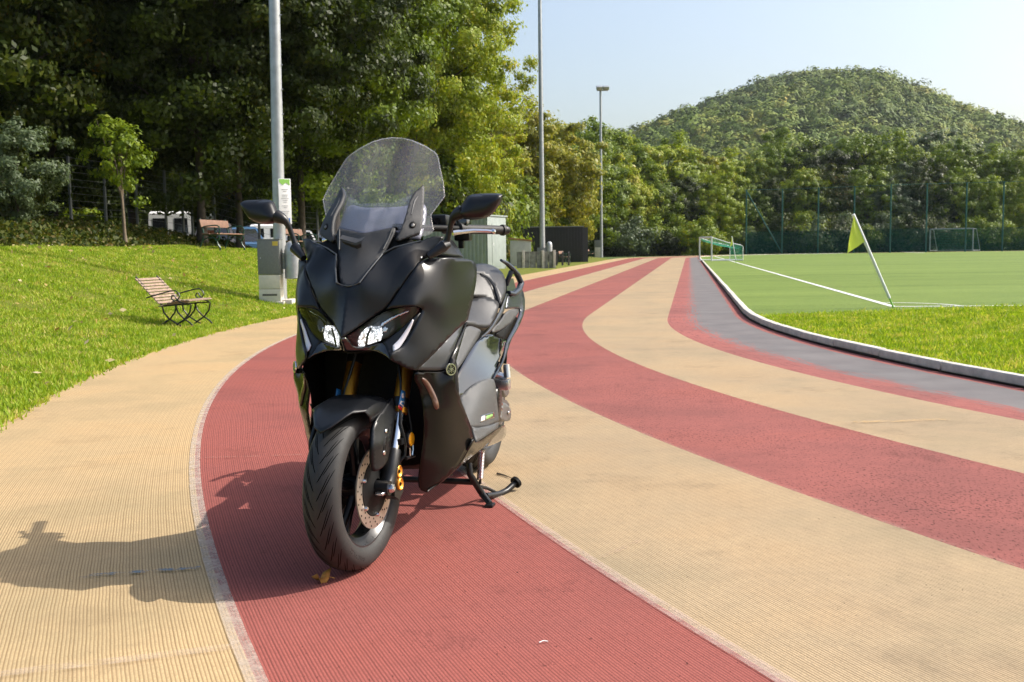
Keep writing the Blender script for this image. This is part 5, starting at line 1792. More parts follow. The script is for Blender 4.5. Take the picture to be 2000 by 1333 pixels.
# ---- tail
panel('tail_cowl', [(993, 575), (1002, 577), (1018, 561), (1024, 575), (1026, 592), (1024, 614), (1013, 640), (998, 664), (990, 694), (975, 727), (964, 741, 1), (969, 728), (984, 703), (989, 667), (1006, 637), (1017, 610), (1016, 602), (992, 603.5), (988, 603, 1), (990, 590)],
      [(993, 575, .19), (1018, 561, .20), (1026, 592, .214), (1024, 614, .224), (1013, 640, .23), (998, 664, .234), (990, 694, .242), (975, 727, .262), (964, 741, .268), (984, 703, .24), (989, 667, .224), (1006, 637, .218), (1016, 603, .206), (990, 603, .195)], M_tail, thick=.008, step=4)
panel('tail_side_panel', [(990, 606), (1014, 602), (1016, 607), (1002, 628), (975, 648), (962, 650, 1), (961, 643), (978, 628)],
      [(990, 606, .193), (1014, 604, .203), (1002, 628, .208), (975, 648, .207), (962, 648, .203), (978, 626, .2)], M_texg, thick=.006, step=4)
panel('seat_side_trim', [(990, 574, 1), (988, 603), (976, 622), (962, 645), (948, 657, 1), (940, 659, 1), (958, 643), (972, 618), (983, 594)],
      [(990, 574, .19), (988, 603, .196), (962, 645, .202), (944, 658, .197), (972, 618, .196), (983, 594, .192)], M_satin, thick=.006, step=4)
panel('side_grille', [(1012, 613), (1006, 636), (989, 665), (984, 664), (962, 652), (985, 642)],
      [(1012, 613, .195), (1006, 636, .2), (989, 665, .205), (962, 652, .19), (985, 642, .195)], M_inner, thick=.005, step=5)
for s in (1, -1):
    rail = [bxy(979, 509, .155), bxy(989, 514, .165), bxy(1001, 525, .18), bxy(1010, 536, .193), bxy(1018, 553, .203), bxy(1014, 566, .205), bxy(1003, 574, .2), bxy(994, 572, .19)]
    mb = MB().tube([(p.x, s * p.y, p.z) for p in rail], [.008, .013, .016, .017, .017, .016, .014, .012], 12, flat=((0, .5, .86), .75))
    g = mb.build('grab_rail', M_tail, BIKE)
    st = [bxy(999, 530, .178), bxy(993, 545, .165), bxy(988, 556, .15)]
    MB().tube([(p.x, s * p.y, p.z) for p in st], [.012, .012, .015], 10).build('rail_strut', M_tail, g)
mb = MB(); mb.prism([(-1.66, .76), (-1.72, .78), (-1.86, .84), (-1.80, .90), (-1.66, .9)], -.13, .13); mb.build('tail_light_unit', M_tail, BIKE)
mb = MB(); mb.box((-1.80, 0, .60), (.012, .2, .26), Matrix.Rotation(R(-20), 3, 'Y'), .004); mb.build('number_plate_carrier', M_blackmetal, BIKE)
for s in (1, -1):
    mb = MB()
    p = bxy(989, 712, .27); q = bxy(991, 738, .275)
    if s < 0: p.y, q.y = .245, .25
    mb.tube([(p.x, s * (p.y + .0), p.z), (q.x, s * q.y, q.z)], [.014, .016], 10)
    mb.box(((q.x), s * (q.y - .035), q.z - .03), (.05, .09, .045), None, .008)
    mb.tube([(q.x - .01, s * .27, q.z), (-1.02, s * .13, .55)], .014, 8)
    mb.build('passenger_peg', M_plate, BIKE)
# ---- headlights
lens_ctrl = [(676, 657, .006), (690, 677, .022), (715, 632, .062), (753, 605, .118), (790, 600, .175), (812, 600, .208), (823, 604, .218), (773, 652, .148), (745, 667, .108), (712, 678, .055)]
lens_ol = [(678, 658, 1), (715, 632), (754, 606.5), (790, 600.5), (812, 599.5), (822, 603), (814, 615), (773, 652), (745, 666, 1), (702, 680, 1), (690, 676, 1)]
panel('headlight_housing', [(668, 660, 1), (712, 624), (752, 596), (792, 590), (826, 594), (834, 604), (818, 628), (780, 662), (750, 682), (700, 694), (680, 684)], lens_ctrl, M_inner, thick=.006, off=-.06, step=6)
hl, lens_f = panel('headlight_reflector', lens_ol, lens_ctrl, M_blackmetal, thick=.006, off=-.035, step=5)
for h, s in zip(hl, (1, -1)):
    def sub(name, ol, mat, off, th=.003):
        co, fo, _ = panel_mesh(ol, lens_f, off=off, step=3)
        me = bpy.data.meshes.new(name)
        me.from_pydata([(c[0], s * c[1], c[2]) for c in co], [], fo if s > 0 else [tuple(reversed(q)) for q in fo])
        o = link_mesh(name, me, mat, h)
        if th:
            so = o.modifiers.new('thickness', 'SOLIDIFY'); so.thickness = th; so.offset = -1
        for p in me.polygons: p.use_smooth = True
        return o
    sub('lens', lens_ol, M_lens, 0.0, 0.0)
    ol_ = smooth_outline(lens_ol, 5)
    ol_.append(ol_[0])
    uu, vv = np.array([a for a, b in ol_]), np.array([b for a, b in ol_])
    tt = lens_f(uu, vv)
    wl_ = MB().grid([[(lambda c: (c[0], s * c[1], c[2]))(b_pt(a, b, t + d)) for a, b, t in zip(uu, vv, tt)] for d in (.003, .05)])
    wl_.build('bowl', M_inner, h)
    sub('led_module', [(701, 679, 1), (698, 664), (708, 648), (720, 637, 1), (745, 637, 1), (748, 655), (743, 666, 1)], M_led, -.02)
    sub('led_frame', [(712, 677, 1), (716, 655, 1), (722, 641, 1), (726, 641, 1), (720, 657, 1), (716, 677, 1)], M_blackmetal, -.017)
    sub('projector', [(746, 640, 1), (752, 637), (759, 640), (757, 650), (749, 651)], M_chrome, -.015)
    sub('trim_bar', [(740, 634, 1), (765, 618), (800, 606, 1), (798, 611, 1), (768, 624), (745, 640, 1)], M_chrome, -.028)
    sub('reflector_facet', [(728, 636, 1), (741, 627, 1), (744, 639, 1), (724, 641, 1)], M_cast, -.022)
    sub('reflector_facet', [(764, 640, 1), (772, 636, 1), (770, 645, 1), (762, 650, 1)], M_cast, -.022)
sur_ctrl = [(745, 667, .107), (773, 652, .15), (814, 614, .21), (824, 608, .219), (804, 652, .195), (788, 676, .175), (763, 703, .148), (752, 676, .12)]
_, sur_f = panel('headlight_surround', [(745, 667, 1), (773, 653), (815, 615), (826, 606, 1), (804, 652), (788, 676), (764, 690), (763, 703, 1), (757, 688), (752, 675)], sur_ctrl, M_matte, thick=.008, off=-.004, step=5)
panel('running_light', [(806, 624, 1), (809, 626), (799, 650), (785, 674), (771, 689, 1), (767.5, 685, 1), (767, 675.5, 1), (783, 660)], sur_f, M_drl, thick=.004, off=.002, step=4)
panel('chin_panel', [(666, 662, 1), (677, 659), (690, 677, 1), (702, 681), (745, 668, 1), (753, 676), (758, 690), (763, 704, 1), (753, 694), (730, 685), (700, 687), (685, 689), (674, 686, 1)],
      [(666, 662, 0), (674, 686, 0), (690, 677, .024), (702, 681, .04), (745, 668, .105), (763, 704, .146), (730, 685, .08), (700, 687, .032)], M_gloss, thick=.006, center=[(666, 662), (674, 686)], step=4)

# ---- windscreen with braces, deflector and instrument hood
scr_ctrl = [(710, 452.7, 0), (724, 407, 0), (738, 361, 0), (752, 315, 0), (766, 269.3, 0), (868, 384, 'x', -.355), (854, 305, 'x', -.451), (829, 286, 'x', -.462), (803, 275, 'x', -.46),
            (841, 421, 'x', -.30), (847, 452, 'x', -.272), (819, 463, 'x', -.22), (778, 466, 'x', -.178), (812, 361, 'x', -.342), (790, 400, 'x', -.28), (865, 360, 'x', -.382)]
screen, scr_f = panel('windscreen', [(710, 452.7, 1), (738, 361), (766, 269.3, 1), (785, 270.5), (803.5, 274.5), (829.4, 285.4), (848, 297), (855, 304), (859, 327.6), (865.7, 360), (868.5, 384, 1), (840.6, 420, 1), (844, 435), (847, 450),
                                     (843, 458), (819, 463, 1), (795, 466), (778, 468, 1), (781, 450), (772, 441.5, 1)], scr_ctrl, M_screen, thick=0, center=[(710, 452.7), (738, 361), (766, 269.3)], step=7)
_eo = [(766, 269.3), (785, 270.5), (803.5, 274.5), (829.4, 285.4), (848, 297), (853.5, 303), (856, 311), (859, 327.6), (865.7, 360), (868.3, 384), (855, 402), (841, 420.5), (843.5, 435), (846.3, 450)]
_ev = scr_f(np.array([a for a, b in _eo]), np.array([b for a, b in _eo]))
_ep = [Vector(b_pt(a, b, t)) for (a, b), t in zip(_eo, _ev)]
_ep[0].y = 0
MB().tube([(q.x, -q.y, q.z) for q in reversed(_ep[1:])] + [tuple(q) for q in _ep], .0022, 6).build('screen_edge', M_screen, screen[0])
panel('screen_deflector', [(709, 456, 1), (727, 397, 1), (750, 396), (768, 397), (776, 388), (802, 381, 1), (800, 410), (782, 450), (772, 443, 1)], scr_f, M_screen, thick=0, off=-.02, center=[(709, 456), (727, 397)], step=8)
M_hood = simple('lilac_reflection_hood', (0.19, 0.19, 0.24), .35, 0, .08, 6)  # lilac reflection in the lower screen, put into the hood's colour
panel('instrument_hood', [(716, 462, 1), (735, 404, 1), (772, 402), (805, 394), (820, 402), (815, 440), (806, 466, 1)], scr_f, M_hood, thick=.01, off=-.085, center=[(716, 462), (735, 404)], step=8)
br, br_f = panel('screen_brace', [(826.8, 361, 1), (829.5, 370), (827, 405), (824.5, 444), (820, 455, 1), (778, 471, 1), (773, 466, 1), (783, 448), (791, 426), (803, 381)],
              [(827, 361, 'x', -.35), (829, 380, 'x', -.33), (824, 450, 'x', -.222), (777, 469, 'x', -.17), (783, 448, 'x', -.185), (803, 381, 'x', -.30), (806, 425, 'x', -.225), (806, 441, 'x', -.215)], M_tex, thick=.016, off=0, step=4, rounds=1)
panel('brace_hole', [(799, 440), (803, 433), (810, 433), (814, 438), (811, 445), (802, 446)], br_f, M_inner, thick=.004, off=.002, step=3)
panel('brace_bolt', [(802.5, 440), (805, 436.5), (809, 437), (810.5, 440), (808, 443.5), (804, 443.5)], br_f, M_cast, thick=.003, off=.004, step=2)
panel('brace_groove', [(815, 383, 1), (817, 384, 1), (811, 392), (804, 420, 1), (802.5, 419, 1), (808, 391)], br_f, M_texg, thick=.002, off=.0015, step=2)

# ---- mirrors
mir, mir_f = panel('mirror_housing', [(905, 395), (914, 382), (928, 379), (955, 378), (979, 378), (983, 384), (977, 398), (968, 412), (956, 424), (931, 430.5), (908, 429), (896, 424), (893, 414)],
              [(980, 381, 'x', -.215), (931, 430, 'x', -.208), (895, 415, 'x', -.195), (915, 381, 'x', -.215), (960, 420, 'x', -.21)], M_blackmetal, thick=.03, lift=(.035, 22), step=5)
for m, s in zip(mir, (1, -1)):
    pts = [bxx(903, 414, -.2), bxx(893, 419, -.2), bxx(885, 426, -.205), bxx(881, 437, -.21), bxx(877, 456, -.215), bxx(871, 478, -.215)]
    MB().tube([(p.x, s * p.y, p.z) for p in pts], [.024, .021, .014, .0095, .009, .0115], 12).build('mirror_stalk', M_blackmetal, BIKE)
    q = bxx(866, 481, -.2)
    MB().tube([(q.x + .03, s * (q.y - .045), q.z - .035), (q.x, s * q.y, q.z), (q.x - .02, s * (q.y + .012), q.z + .006)], [.012, .02, .012], 12).build('mirror_foot', M_blackmetal, BIKE)

# ---- handlebar
for s in (1, -1):
    def P(p): return (p.x, p.y, p.z) if s > 0 else (p.x - .09 - .18 * (p.y - .2), -p.y + .02, p.z - .02)   # bars turned slightly to the right
    g0, g1 = bxy(897, 447.5, .25), bxy(984, 450, .375)
    d = (g1 - g0).normalized()
    hb = MB().tube([P(g0 - d * .28), P(g0 - d * .1), P(g0)], .012, 10).build('handlebar', M_inner, BIKE)
    MB().tube([P(g0), P(g0 + d * .01), P(g0 + d * .012), P(g1 - d * .01), P(g1 - d * .01), P(g1)], [.021, .021, .0165, .0165, .021, .021], 16).build('grip', M_rub, hb)
    MB().tube([P(g1), P(g1 + d * .012), P(g1 + d * .022)], [.017, .017, .013], 14).build('bar_end', M_blackmetal, hb)
    lv = [bxx(884, 455, -.435), bxx(900, 453.5, -.45), bxx(925, 451, -.47), bxx(950, 451.5, -.49), bxx(963, 453, -.5)]
    MB().tube([P(p) for p in lv], [.015, .0125, .0095, .0085, .0085], 12, flat=((0, 0, 1), .75)).lathe([(.0001, -.011), (.008, -.008), (.011, 0), (.008, .008), (.0001, .011)], P(lv[-1]), 'y', 12).build('brake_lever', M_chrome, hb)
    c = bxx(903, 438, -.5)
    MB().box(P(c), (.06, .055, .05), None, .012).build('switch_pod', M_gloss, hb)
    c = bxx(905, 462, -.5)
    MB().box(P(c), (.05, .06, .035), None, .01).build('switch_pod', M_blackmetal, hb)
    c = bxx(860, 433, -.5)
    rs = MB().box(P(c), (.06, .062, .048), None, .008).build('fluid_reservoir', M_blackmetal, hb)
    MB().lathe([(.0001, .034), (.011, .034), (.011, .02)], (P(c)[0], P(c)[1], P(c)[2]), 'x', 18).build('sight_glass', M_gloss, rs)
    c = bxx(877, 449, -.49)
    MB().box(P(c), (.04, .05, .03), None, .008).build('lever_clamp', M_cast, hb)
    c = bxx(901, 475, -.5)
    MB().box(P(c), (.02, .02, .04), None, .004).build('cable_end', M_blackmetal, hb)

# ---- steered front end: wheel, brakes, fork, mudguard
AX = Vector((0, .012, .2746))
_ax = Vector((-math.sin(R(26)), 0, math.cos(R(26))))
ST = Matrix.Translation(AX) @ Matrix.Rotation(R(-1.5), 4, 'X') @ Matrix.Rotation(R(-4.5), 4, _ax) @ Matrix.Translation((0, 0, -.2746))
STi = ST.inverted()
def steer_build(mb, name, mat, parent=BIKE):
    mb.xform(ST)
    return mb.build(name, mat, parent)

TYP = [(.194, .043), (.199, .050), (.207, .0555), (.222, .0605), (.238, .0605), (.250, .056), (.2595, .047), (.267, .034), (.2722, .018), (.2746, 0)]
def tyre_r(y, prof, s=1.0):
    a = abs(y)
    for (r0, y0), (r1, y1) in zip(prof[3:], prof[4:]):
        if y1 <= a <= y0:
            return r0 + (r1 - r0) * (y0 - a) / max(y0 - y1, 1e-6)
    return prof[-1][0]

def build_wheel(prof, rimw, xform, name, nspoke=5):
    w = MB()
    rim_r = prof[0][0]
    w.lathe([(rim_r + .004, rimw), (rim_r + .004, rimw - .007), (rim_r - .006, rimw - .009), (rim_r - .02, rimw - .02), (rim_r - .022, -rimw + .02), (rim_r - .006, -rimw + .009), (rim_r + .004, -rimw + .007), (rim_r + .004, -rimw), (rim_r - .003, -rimw), (rim_r - .014, -rimw + .012),
             (rim_r - .028, -rimw + .022), (rim_r - .03, 0), (rim_r - .028, rimw - .022), (rim_r - .014, rimw - .012), (rim_r - .003, rimw)], axis='y', n=72, closed=True)
    w.v = [tuple(xform @ Vector(v)) for v in w.v]
    root = w.build(name, M_rim, BIKE)
    full = [(r, y) for r, y in prof] + [(r, -y) for r, y in reversed(prof[:-1])]
    t = MB().lathe(full, axis='y', n=96)
    t.v = [tuple(xform @ Vector(v)) for v in t.v]
    ty = t.build('tyre', M_rub, root)
    sp = MB()
    for k in range(nspoke):
        a = 2 * math.pi * k / nspoke + .3
        for da in (-.13, .13):
            p0 = Vector((.035 * math.cos(a), 0, .035 * math.sin(a)))
            p1 = Vector((.10 * math.cos(a + da * .6), 0, .10 * math.sin(a + da * .6)))
            p2 = Vector(((rim_r - .02) * math.cos(a + da), 0, (rim_r - .02) * math.sin(a + da)))
            sp.tube([p0, p1, p2], [.016, .012, .011], 8)
    sp.lathe([(.0001, .045), (.03, .045), (.04, .03), (.042, -.03), (.03, -.045), (.0001, -.045)], axis='y', n=28)
    sp.v = [tuple(xform @ Vector(v)) for v in sp.v]
    sp.build('spokes', M_blackmetal, root)
    return root, ty

XW = ST @ Matrix.Translation((0, 0, .2746))
front, ftyre = build_wheel(TYP, .045, XW, 'front_wheel')
# tread grooves: slim dark strips that follow the carcass in chevrons
def grooves(prof, n, tyre, xform, amp, halfw):
    mb = MB()
    for k in range(n):
        for side in (1, -1):
            for kind in (0, 1):
                a0 = 2 * math.pi * (k + (0.5 if side < 0 else 0) + kind * .42) / n
                y0, y1 = ((.004, .040), (.020, .051))[kind]
                y0 *= halfw / .06; y1 *= halfw / .06
                L, Rr = [], []
                m = 9
                for j in range(m):
                    t = j / (m - 1)
                    y = y0 + (y1 - y0) * t
                    a = a0 + amp * (t ** 1.5 * .6 + (1 - t) * .05) * (1 if kind == 0 else .8) - amp * (1 - t) * .55
                    w = (.0075 if kind == 0 else .0068) * min(1, 4 * t + .25, 4 * (1 - t) + .3)
                    r = tyre_r(y, prof) + .0006
                    for arr, sg in ((L, -1), (Rr, 1)):
                        aa = a + sg * w / 2 / r
                        arr.append((r * math.cos(aa), side * y, r * math.sin(aa)))
                mb.grid([L, Rr])
    mb.v = [tuple(xform @ Vector(v)) for v in mb.v]
    return mb.build('tread_groove', M_groove, tyre, fix=False)
grooves(TYP, 30, ftyre, XW, .30, .0605)
def bent_text(body, r0, size, ang, yside, xform, tyre):
    cu = bpy.data.curves.new('lettering', 'FONT')
    cu.body = body; cu.size = size; cu.extrude = .0008; cu.align_x = 'CENTER'
    to = bpy.data.objects.new('lettering_src', cu)
    COL.objects.link(to)
    dg = bpy.context.evaluated_depsgraph_get()
    me = bpy.data.meshes.new_from_object(to.evaluated_get(dg))
    bpy.data.objects.remove(to)
    for v in me.vertices:
        a = ang + (v.co.x) / r0
        r = r0 - v.co.y * .9
        yy = yside + v.co.z
        v.co = xform @ Vector((r * math.cos(a), yy, r * math.sin(a)))
    return link_mesh('lettering', me, M_letter, tyre)
bent_text('BATTLAX SC', .238, .021, R(-58), .0603, XW, ftyre)

for s in (1, -1):
    d = MB().lathe([(.094, s * .066), (.1335, s * .066), (.1335, s * .071), (.094, s * .071)], axis='y', n=64, closed=True)
    d.v = [tuple(XW @ Vector(v)) for v in d.v]
    dd = d.build('brake_disc', M_disc, front)
    h = MB(); 
    for k in range(36):
        for rr_, da in ((.101, 0), (.113, .06), (.125, .12)):
            if (k + int(da * 17)) % 2: continue
            a = 2 * math.pi * k / 36 + da
            h.lathe([(.0001, s * .0715), (.0036, s * .0715), (.0036, s * .069)], (rr_ * math.cos(a), 0, rr_ * math.sin(a)), 'y', 6)
    h.v = [tuple(XW @ Vector(v)) for v in h.v]
    h.build('disc_holes', M_groove, dd)
    c = MB().lathe([(.03, s * .062), (.05, s * .060), (.092, s * .062), (.096, s * .0685), (.092, s * .073), (.07, s * .07), (.05, s * .075), (.03, s * .08)], axis='y', n=40, closed=True)
    c.v = [tuple(XW @ Vector(v)) for v in c.v]
    c.build('disc_carrier', M_inner, dd)
    for k in range(6):
        a = 2 * math.pi * k / 6 + .45
        b = MB().lathe([(.0001, s * .080), (.0052, s * .080), (.0075, s * .076), (.0075, s * .068)], (.092 * math.cos(a), 0, .092 * math.sin(a)), 'y', 14)
        b.v = [tuple(XW @ Vector(v)) for v in b.v]
        b.build('disc_bolt', M_chrome, dd)

fk = Vector((-.438, 0, .899))
def fork_at(z, y, back=.045):
    return Vector((-back, y, .29)) + fk * ((z - .29) / fk.z)
for s in (1, -1):
    y = s * .100
    f = MB()
    f.tube([(-.002, y, .2746), (-.03, y, .275), fork_at(.31, y), fork_at(.38, y), fork_at(.385, y)], [.022, .026, .026, .027, .024], 16)
    f.tube([(0, s * .07, .2746), (0, s * .125, .2746)], .024, 16)
    leg = steer_build(f, 'fork_leg', M_blackmetal)
    steer_build(MB().tube([fork_at(.375, y), fork_at(.51, y)], .0205, 20), 'stanchion', M_chrome, leg)
    steer_build(MB().tube([fork_at(.497, y), fork_at(.513, y)], .028, 20), 'seal_ring', M_gold, leg)
    steer_build(MB().tube([fork_at(.513, y), fork_at(.548, y)], .026, 20), 'dust_seal', M_blackmetal, leg)
    steer_build(MB().tube([fork_at(.545, y), fork_at(.66, y)], .0265, 20), 'fork_tube', M_gold, leg)
    steer_build(MB().tube([fork_at(.655, y), fork_at(.92, y)], .029, 16), 'fork_shade_sleeve', M_inner, leg)  # black length added to stand for shade on the upper fork
    n_ = MB().lathe([(.0001, s * .141), (.008, s * .141), (.010, s * .139), (.0135, s * .138), (.0155, s * .125)], (0, 0, .2746), 'y', 6, smooth=False)
    steer_build(n_, 'axle_nut', M_chrome, leg)
    for bxo in (.035, .02):
        steer_build(MB().lathe([(.0001, s * .117), (.004, s * .117), (.006, s * .115), (.006, s * .09)], (bxo, 0, .262), 'y', 12), 'pinch_bolt', M_chrome, leg)
    cl = MB()
    cl.prism([(-.048, .335), (-.105, .34), (-.125, .29), (-.12, .235), (-.085, .215), (-.05, .235), (-.055, .29)], s * .045, s * .118)
    cal = steer_build(cl, 'brake_caliper', M_blackmetal)
    for zx, zz in ((-.082, .312), (-.088, .268)):
        steer_build(MB().lathe([(.0001, s * .121), (.013, s * .121), (.0185, s * .126), (.0205, s * .124), (.0205, s * .116)], (zx, 0, zz), 'y', 22), 'caliper_cap', M_goldcap, cal)
        steer_build(MB().box((zx, s * .1235, zz), (.012, .003, .005)).box((zx, s * .1235, zz), (.005, .003, .012)), 'cap_slot', M_inner, cal)
    rf = MB().lathe([(.0001, s * .146), (.022, s * .145), (.0245, s * .142), (.0245, s * .136)], (-.145, 0, .41), 'y', 28)
    rfo = steer_build(rf, 'side_reflector', M_amber)
    steer_build(MB().lathe([(.0245, s * .144), (.0275, s * .142), (.0275, s * .13), (.0001, s * .13)], (-.145, 0, .41), 'y', 28), 'reflector_rim', M_blackmetal, rfo)
    steer_build(MB().box((-.12, s * .125, .41), (.06, .012, .02)), 'reflector_bracket', M_blackmetal, rfo)
    hz = MB()
    hz.tube([(-.10, s * .11, .335), (-.115, s * .13, .36), (-.12, s * .132, .40), (-.11, s * .12, .47), (-.17, s * .10, .60), (-.2, s * .07, .72)], .0055, 8)
    hz.tube([(-.16, s * .135, .365), (-.172, s * .135, .39), (-.175, s * .13, .45), (-.18, s * .11, .56)], .004, 8)
    steer_build(hz, 'brake_hose', M_blackmetal)
    hm = MB().tube([(-.137, s * .14, .352), (-.137, s * .14, .382)], .0032, 8).tube([(-.157, s * .14, .352), (-.164, s * .14, .372), (-.167, s * .138, .4)], .0032, 8)
    steer_build(hm, 'hose_sleeve', M_chrome)
    steer_build(MB().tube([(-.105, s * .138, .352), (-.175, s * .138, .347)], .006, 8), 'hose_union', M_blackmetal)

# fork guard: outline from the photograph, mirrored across the steered plane
def steer_panel(name, ol, ctrl, mat, thick, step=5, off=0.0, parent=BIKE, **kw):
    co, fo, f = panel_mesh(ol, ctrl, step=step, off=off, **kw)
    for s in (1, -1):
        vs = []
        for c in co:
            p = Vector(c)
            if s < 0:
                p = STi @ p; p.y = -p.y; p = ST @ p
            vs.append(p)
        me = bpy.data.meshes.new(name)
        me.from_pydata(vs, [], fo if s > 0 else [tuple(reversed(q)) for q in fo])
        for p in me.polygons: p.use_smooth = True
        o = link_mesh(name, me, mat, parent)
        so = o.modifiers.new('thickness', 'SOLIDIFY'); so.thickness = thick; so.offset = -1
    return f
g_f = steer_panel('fork_guard', [(767, 777, 1), (773, 800), (771, 815), (768, 840), (762, 880), (756, 906), (737, 922), (727, 919), (727, 850), (731, 828), (745, 804)],
                  [(767, 777, .116), (772, 810, .128), (762, 880, .137), (756, 905, .135), (737, 922, .125), (727, 919, .113), (728, 850, .113), (731, 828, .112), (745, 805, .114), (748, 870, .134)], M_matte, .012)
steer_panel('guard_slot', [(752, 853, 1), (757, 850), (758, 856), (752, 884), (747, 886, 1)], g_f, M_inner, .003, 3, .001)
for u, v in ((755.5, 841.5), (751.5, 885)):
    steer_panel('guard_bolt', [(u - 4, v), (u - 2, v - 5), (u + 2.5, v - 5), (u + 4, v), (u + 2, v + 5), (u - 2.5, v + 5)], g_f, M_chrome, .004, 2, .004, lift=(.004, 4))
st_f = steer_panel('fork_sticker', [(785, 762, 1), (792, 765, 1), (791, 801, 1), (779, 791, 1)], [(785, 762, .14), (792, 765, .142), (791, 801, .14), (779, 791, .136)], M_stblue, .002, 4)
steer_panel('sticker_print', [(784.5, 770), (788, 767), (790, 772), (789, 779), (785.5, 778)], st_f, M_white, .001, 2, .002)
steer_panel('sticker_print', [(783, 783, 1), (790, 784, 1), (790, 797, 1), (781, 789, 1)], st_f, M_white, .001, 3, .002)
steer_panel('sticker_print', [(785, 786, 1), (789, 787, 1), (789, 792, 1), (784, 789, 1)], st_f, M_stblue, .001, 3, .003)
steer_panel('sticker_foot', [(779, 791, 1), (791, 801, 1), (791, 808, 1), (778, 797, 1)], st_f, M_stred, .002, 3)
# mudguard
mb = MB()
prof = [(y * 1.12, r) for y, r in [(-.088, .240), (-.089, .262), (-.083, .284), (-.060, .2985), (-.052, .3025), (-.025, .3035), (0, .304), (.025, .3035), (.052, .3025), (.060, .2985), (.083, .284), (.089, .262), (.088, .240)]]
rows = []
m = 22
for j in range(m + 1):
    row = []
    for y, r in prof:
        a = abs(y)
        thf = 44 + 19 * (a / .067) ** 1.7 if a < .067 else 63 + (a - .067) / .033 * 8
        th = R(thf + (152 - thf) * j / m)
        rr_ = r + .012 * max(0, 1 - j / 5) * (1 if a < .05 else .4) - .004
        row.append((rr_ * math.cos(th), y, .2746 + rr_ * math.sin(th)))
    rows.append(row)
mb.grid(rows)
mg = steer_build(mb, 'mudguard', M_matte)
so = mg.modifiers.new('thickness', 'SOLIDIFY'); so.thickness = .004; so.offset = 0
for s in (1, -1):
    steer_build(MB().lathe([(.0001, s * .094), (.004, s * .0935), (.006, s * .09), (.006, s * .08)], (.03, 0, .522), 'y', 14), 'mudguard_bolt', M_chrome, mg)
    for zz in ():
        pass

# ---- rear wheel and running gear
TYR = [(r * .2866 / .2746 if r > .2 else r, y * 80 / 60.5) for r, y in TYP]
XR = Matrix.Translation((-1.545, 0, .2866))
rear, rtyre = build_wheel(TYR, .06, XR, 'rear_wheel')
grooves(TYR, 28, rtyre, XR, .30, .08)
for s in (1, -1):
    MB().prism([(-1.0, .42), (-1.1, .40), (-1.54, .33), (-1.60, .30), (-1.58, .25), (-1.5, .25), (-1.05, .30), (-.98, .34)], s * .115, s * .15).build('swingarm', M_cast, BIKE)
MB().lathe([(.0001, .112), (.10, .112), (.105, .100), (.105, .088), (.0001, .088)], (-1.545, 0, .2866), 'y', 40).build('belt_pulley', M_cast, rear)
panel('engine_casting', [(980, 783), (997, 795), (999, 811), (995, 825), (975, 820), (978, 800)], [(980, 783, .2), (997, 795, .205), (999, 811, .2), (995, 825, .205), (975, 820, .225)], M_cast, thick=.05, mirror=False, step=4)
panel('engine_bracket', [(981, 759), (991, 758), (996, 766), (988, 778), (984, 772)], [(981, 759, .22), (996, 766, .21), (988, 778, .215)], M_cast, thick=.04, mirror=False, step=3)
panel('engine_bracket', [(972, 752), (980, 757), (981, 785), (977, 822), (973, 820), (971, 780)], [(972, 752, .24), (980, 757, .23), (977, 822, .23), (971, 780, .245)], M_blackmetal, thick=.05, mirror=False, step=4)
for (u, v) in ((980.5, 790), (979.5, 800), (979, 812), (995.5, 806)):
    panel('casting_bolt', [(u - 2, v - 3), (u + 2, v - 3), (u + 2, v + 3), (u - 2, v + 3)], [(u - 5, v - 5, .215), (u + 5, v - 5, .215), (u, v + 6, .215)], M_chrome, thick=.006, mirror=False, step=2)
panel('lower_case', [(970, 837), (985, 828), (990, 838), (987, 857), (968, 867), (946, 875), (955, 862)], [(970, 837, .22), (985, 828, .215), (990, 838, .21), (987, 857, .205), (968, 867, .215), (946, 875, .235)], M_gloss, thick=.03, mirror=False, step=4)
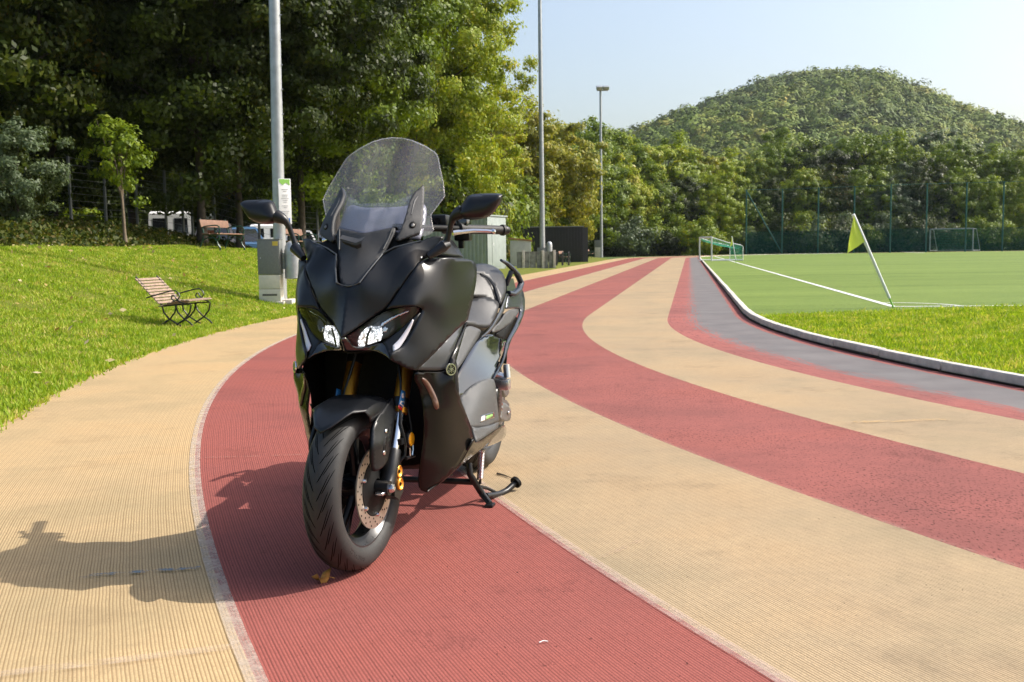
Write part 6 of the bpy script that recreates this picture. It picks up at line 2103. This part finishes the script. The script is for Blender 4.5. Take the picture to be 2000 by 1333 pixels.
loft(MB(), [(-.75, .03, 0, .06), (-.95, .045, 0, .09), (-1.25, .06, 0, .12), (-1.65, .065, .01, .14), (-1.7, .05, .03, .12)], 2.2)
mf = MB(); loft(mf, [(-.85, .03, .22, .28), (-1.0, .045, .21, .30), (-1.25, .06, .24, .37), (-1.66, .065, .29, .43), (-1.71, .05, .31, .41)], 2.2)
mf.v = [(x, y - .215, z) for x, y, z in mf.v]
mf.build('muffler', M_blackmetal, BIKE)

# ---- centre stand
st = MB()
fz = .012
lp = [bxy(916.4, 905, .165), bxy(917.6, 926, .17), bxy(927, 942, .185), bxy(941.6, 965, .205)]
_g = ground(957, 984, .012) - BP0
ft = Vector((_g @ _bf, _g @ _bl, .012))
for s in (1, -1):
    pts = [(p.x, s * p.y, p.z) for p in lp] + [(ft.x, s * ft.y, ft.z)]
    st.tube(pts, [.013, .0135, .014, .014, .012], 12)
    st.box((ft.x, s * ft.y, .006), (.05, .034, .012), None, .003)
cb = lp[2]
st.tube([(cb.x, cb.y, cb.z), (cb.x, -cb.y, cb.z)], .013, 12)
stand = st.build('centre_stand', M_blackmetal, BIKE)
lv = [bxy(949, 969, .212), bxy(965, 967.5, .23), bxy(978, 964.5, .245), bxy(990, 958.5, .262), bxy(1007, 943, .29)]
ar = MB().tube(lv, [.013, .0135, .0135, .0135, .0135], 12)
ar.tube([bxy(938, 951, .2), bxy(952, 954, .21), bxy(968, 962, .232)], .007, 8)
arm = ar.build('stand_arm', M_blackmetal, stand)
MB().tube([lv[-1] - (lv[-1] - lv[-2]).normalized() * .004, lv[-1] + (lv[-1] - lv[-2]).normalized() * .010], .026, 18).build('stand_pad', M_inner, stand)
sp0, sp1 = bxy(941, 880, .2), bxy(937.5, 936, .205)
co_ = []
turns = 20
for k in range(turns * 10 + 1):
    t = k / (turns * 10)
    c = sp0.lerp(sp1, t)
    a = 2 * math.pi * turns * t
    co_.append((c.x + .0115 * math.cos(a), c.y + .0115 * math.sin(a), c.z))
MB().tube(co_, .0028, 6).build('stand_spring', M_chrome, stand)
MB().tube([sp1, sp1 + Vector((0, 0, -.02))], .006, 8).build('spring_hook', M_blackmetal, stand)
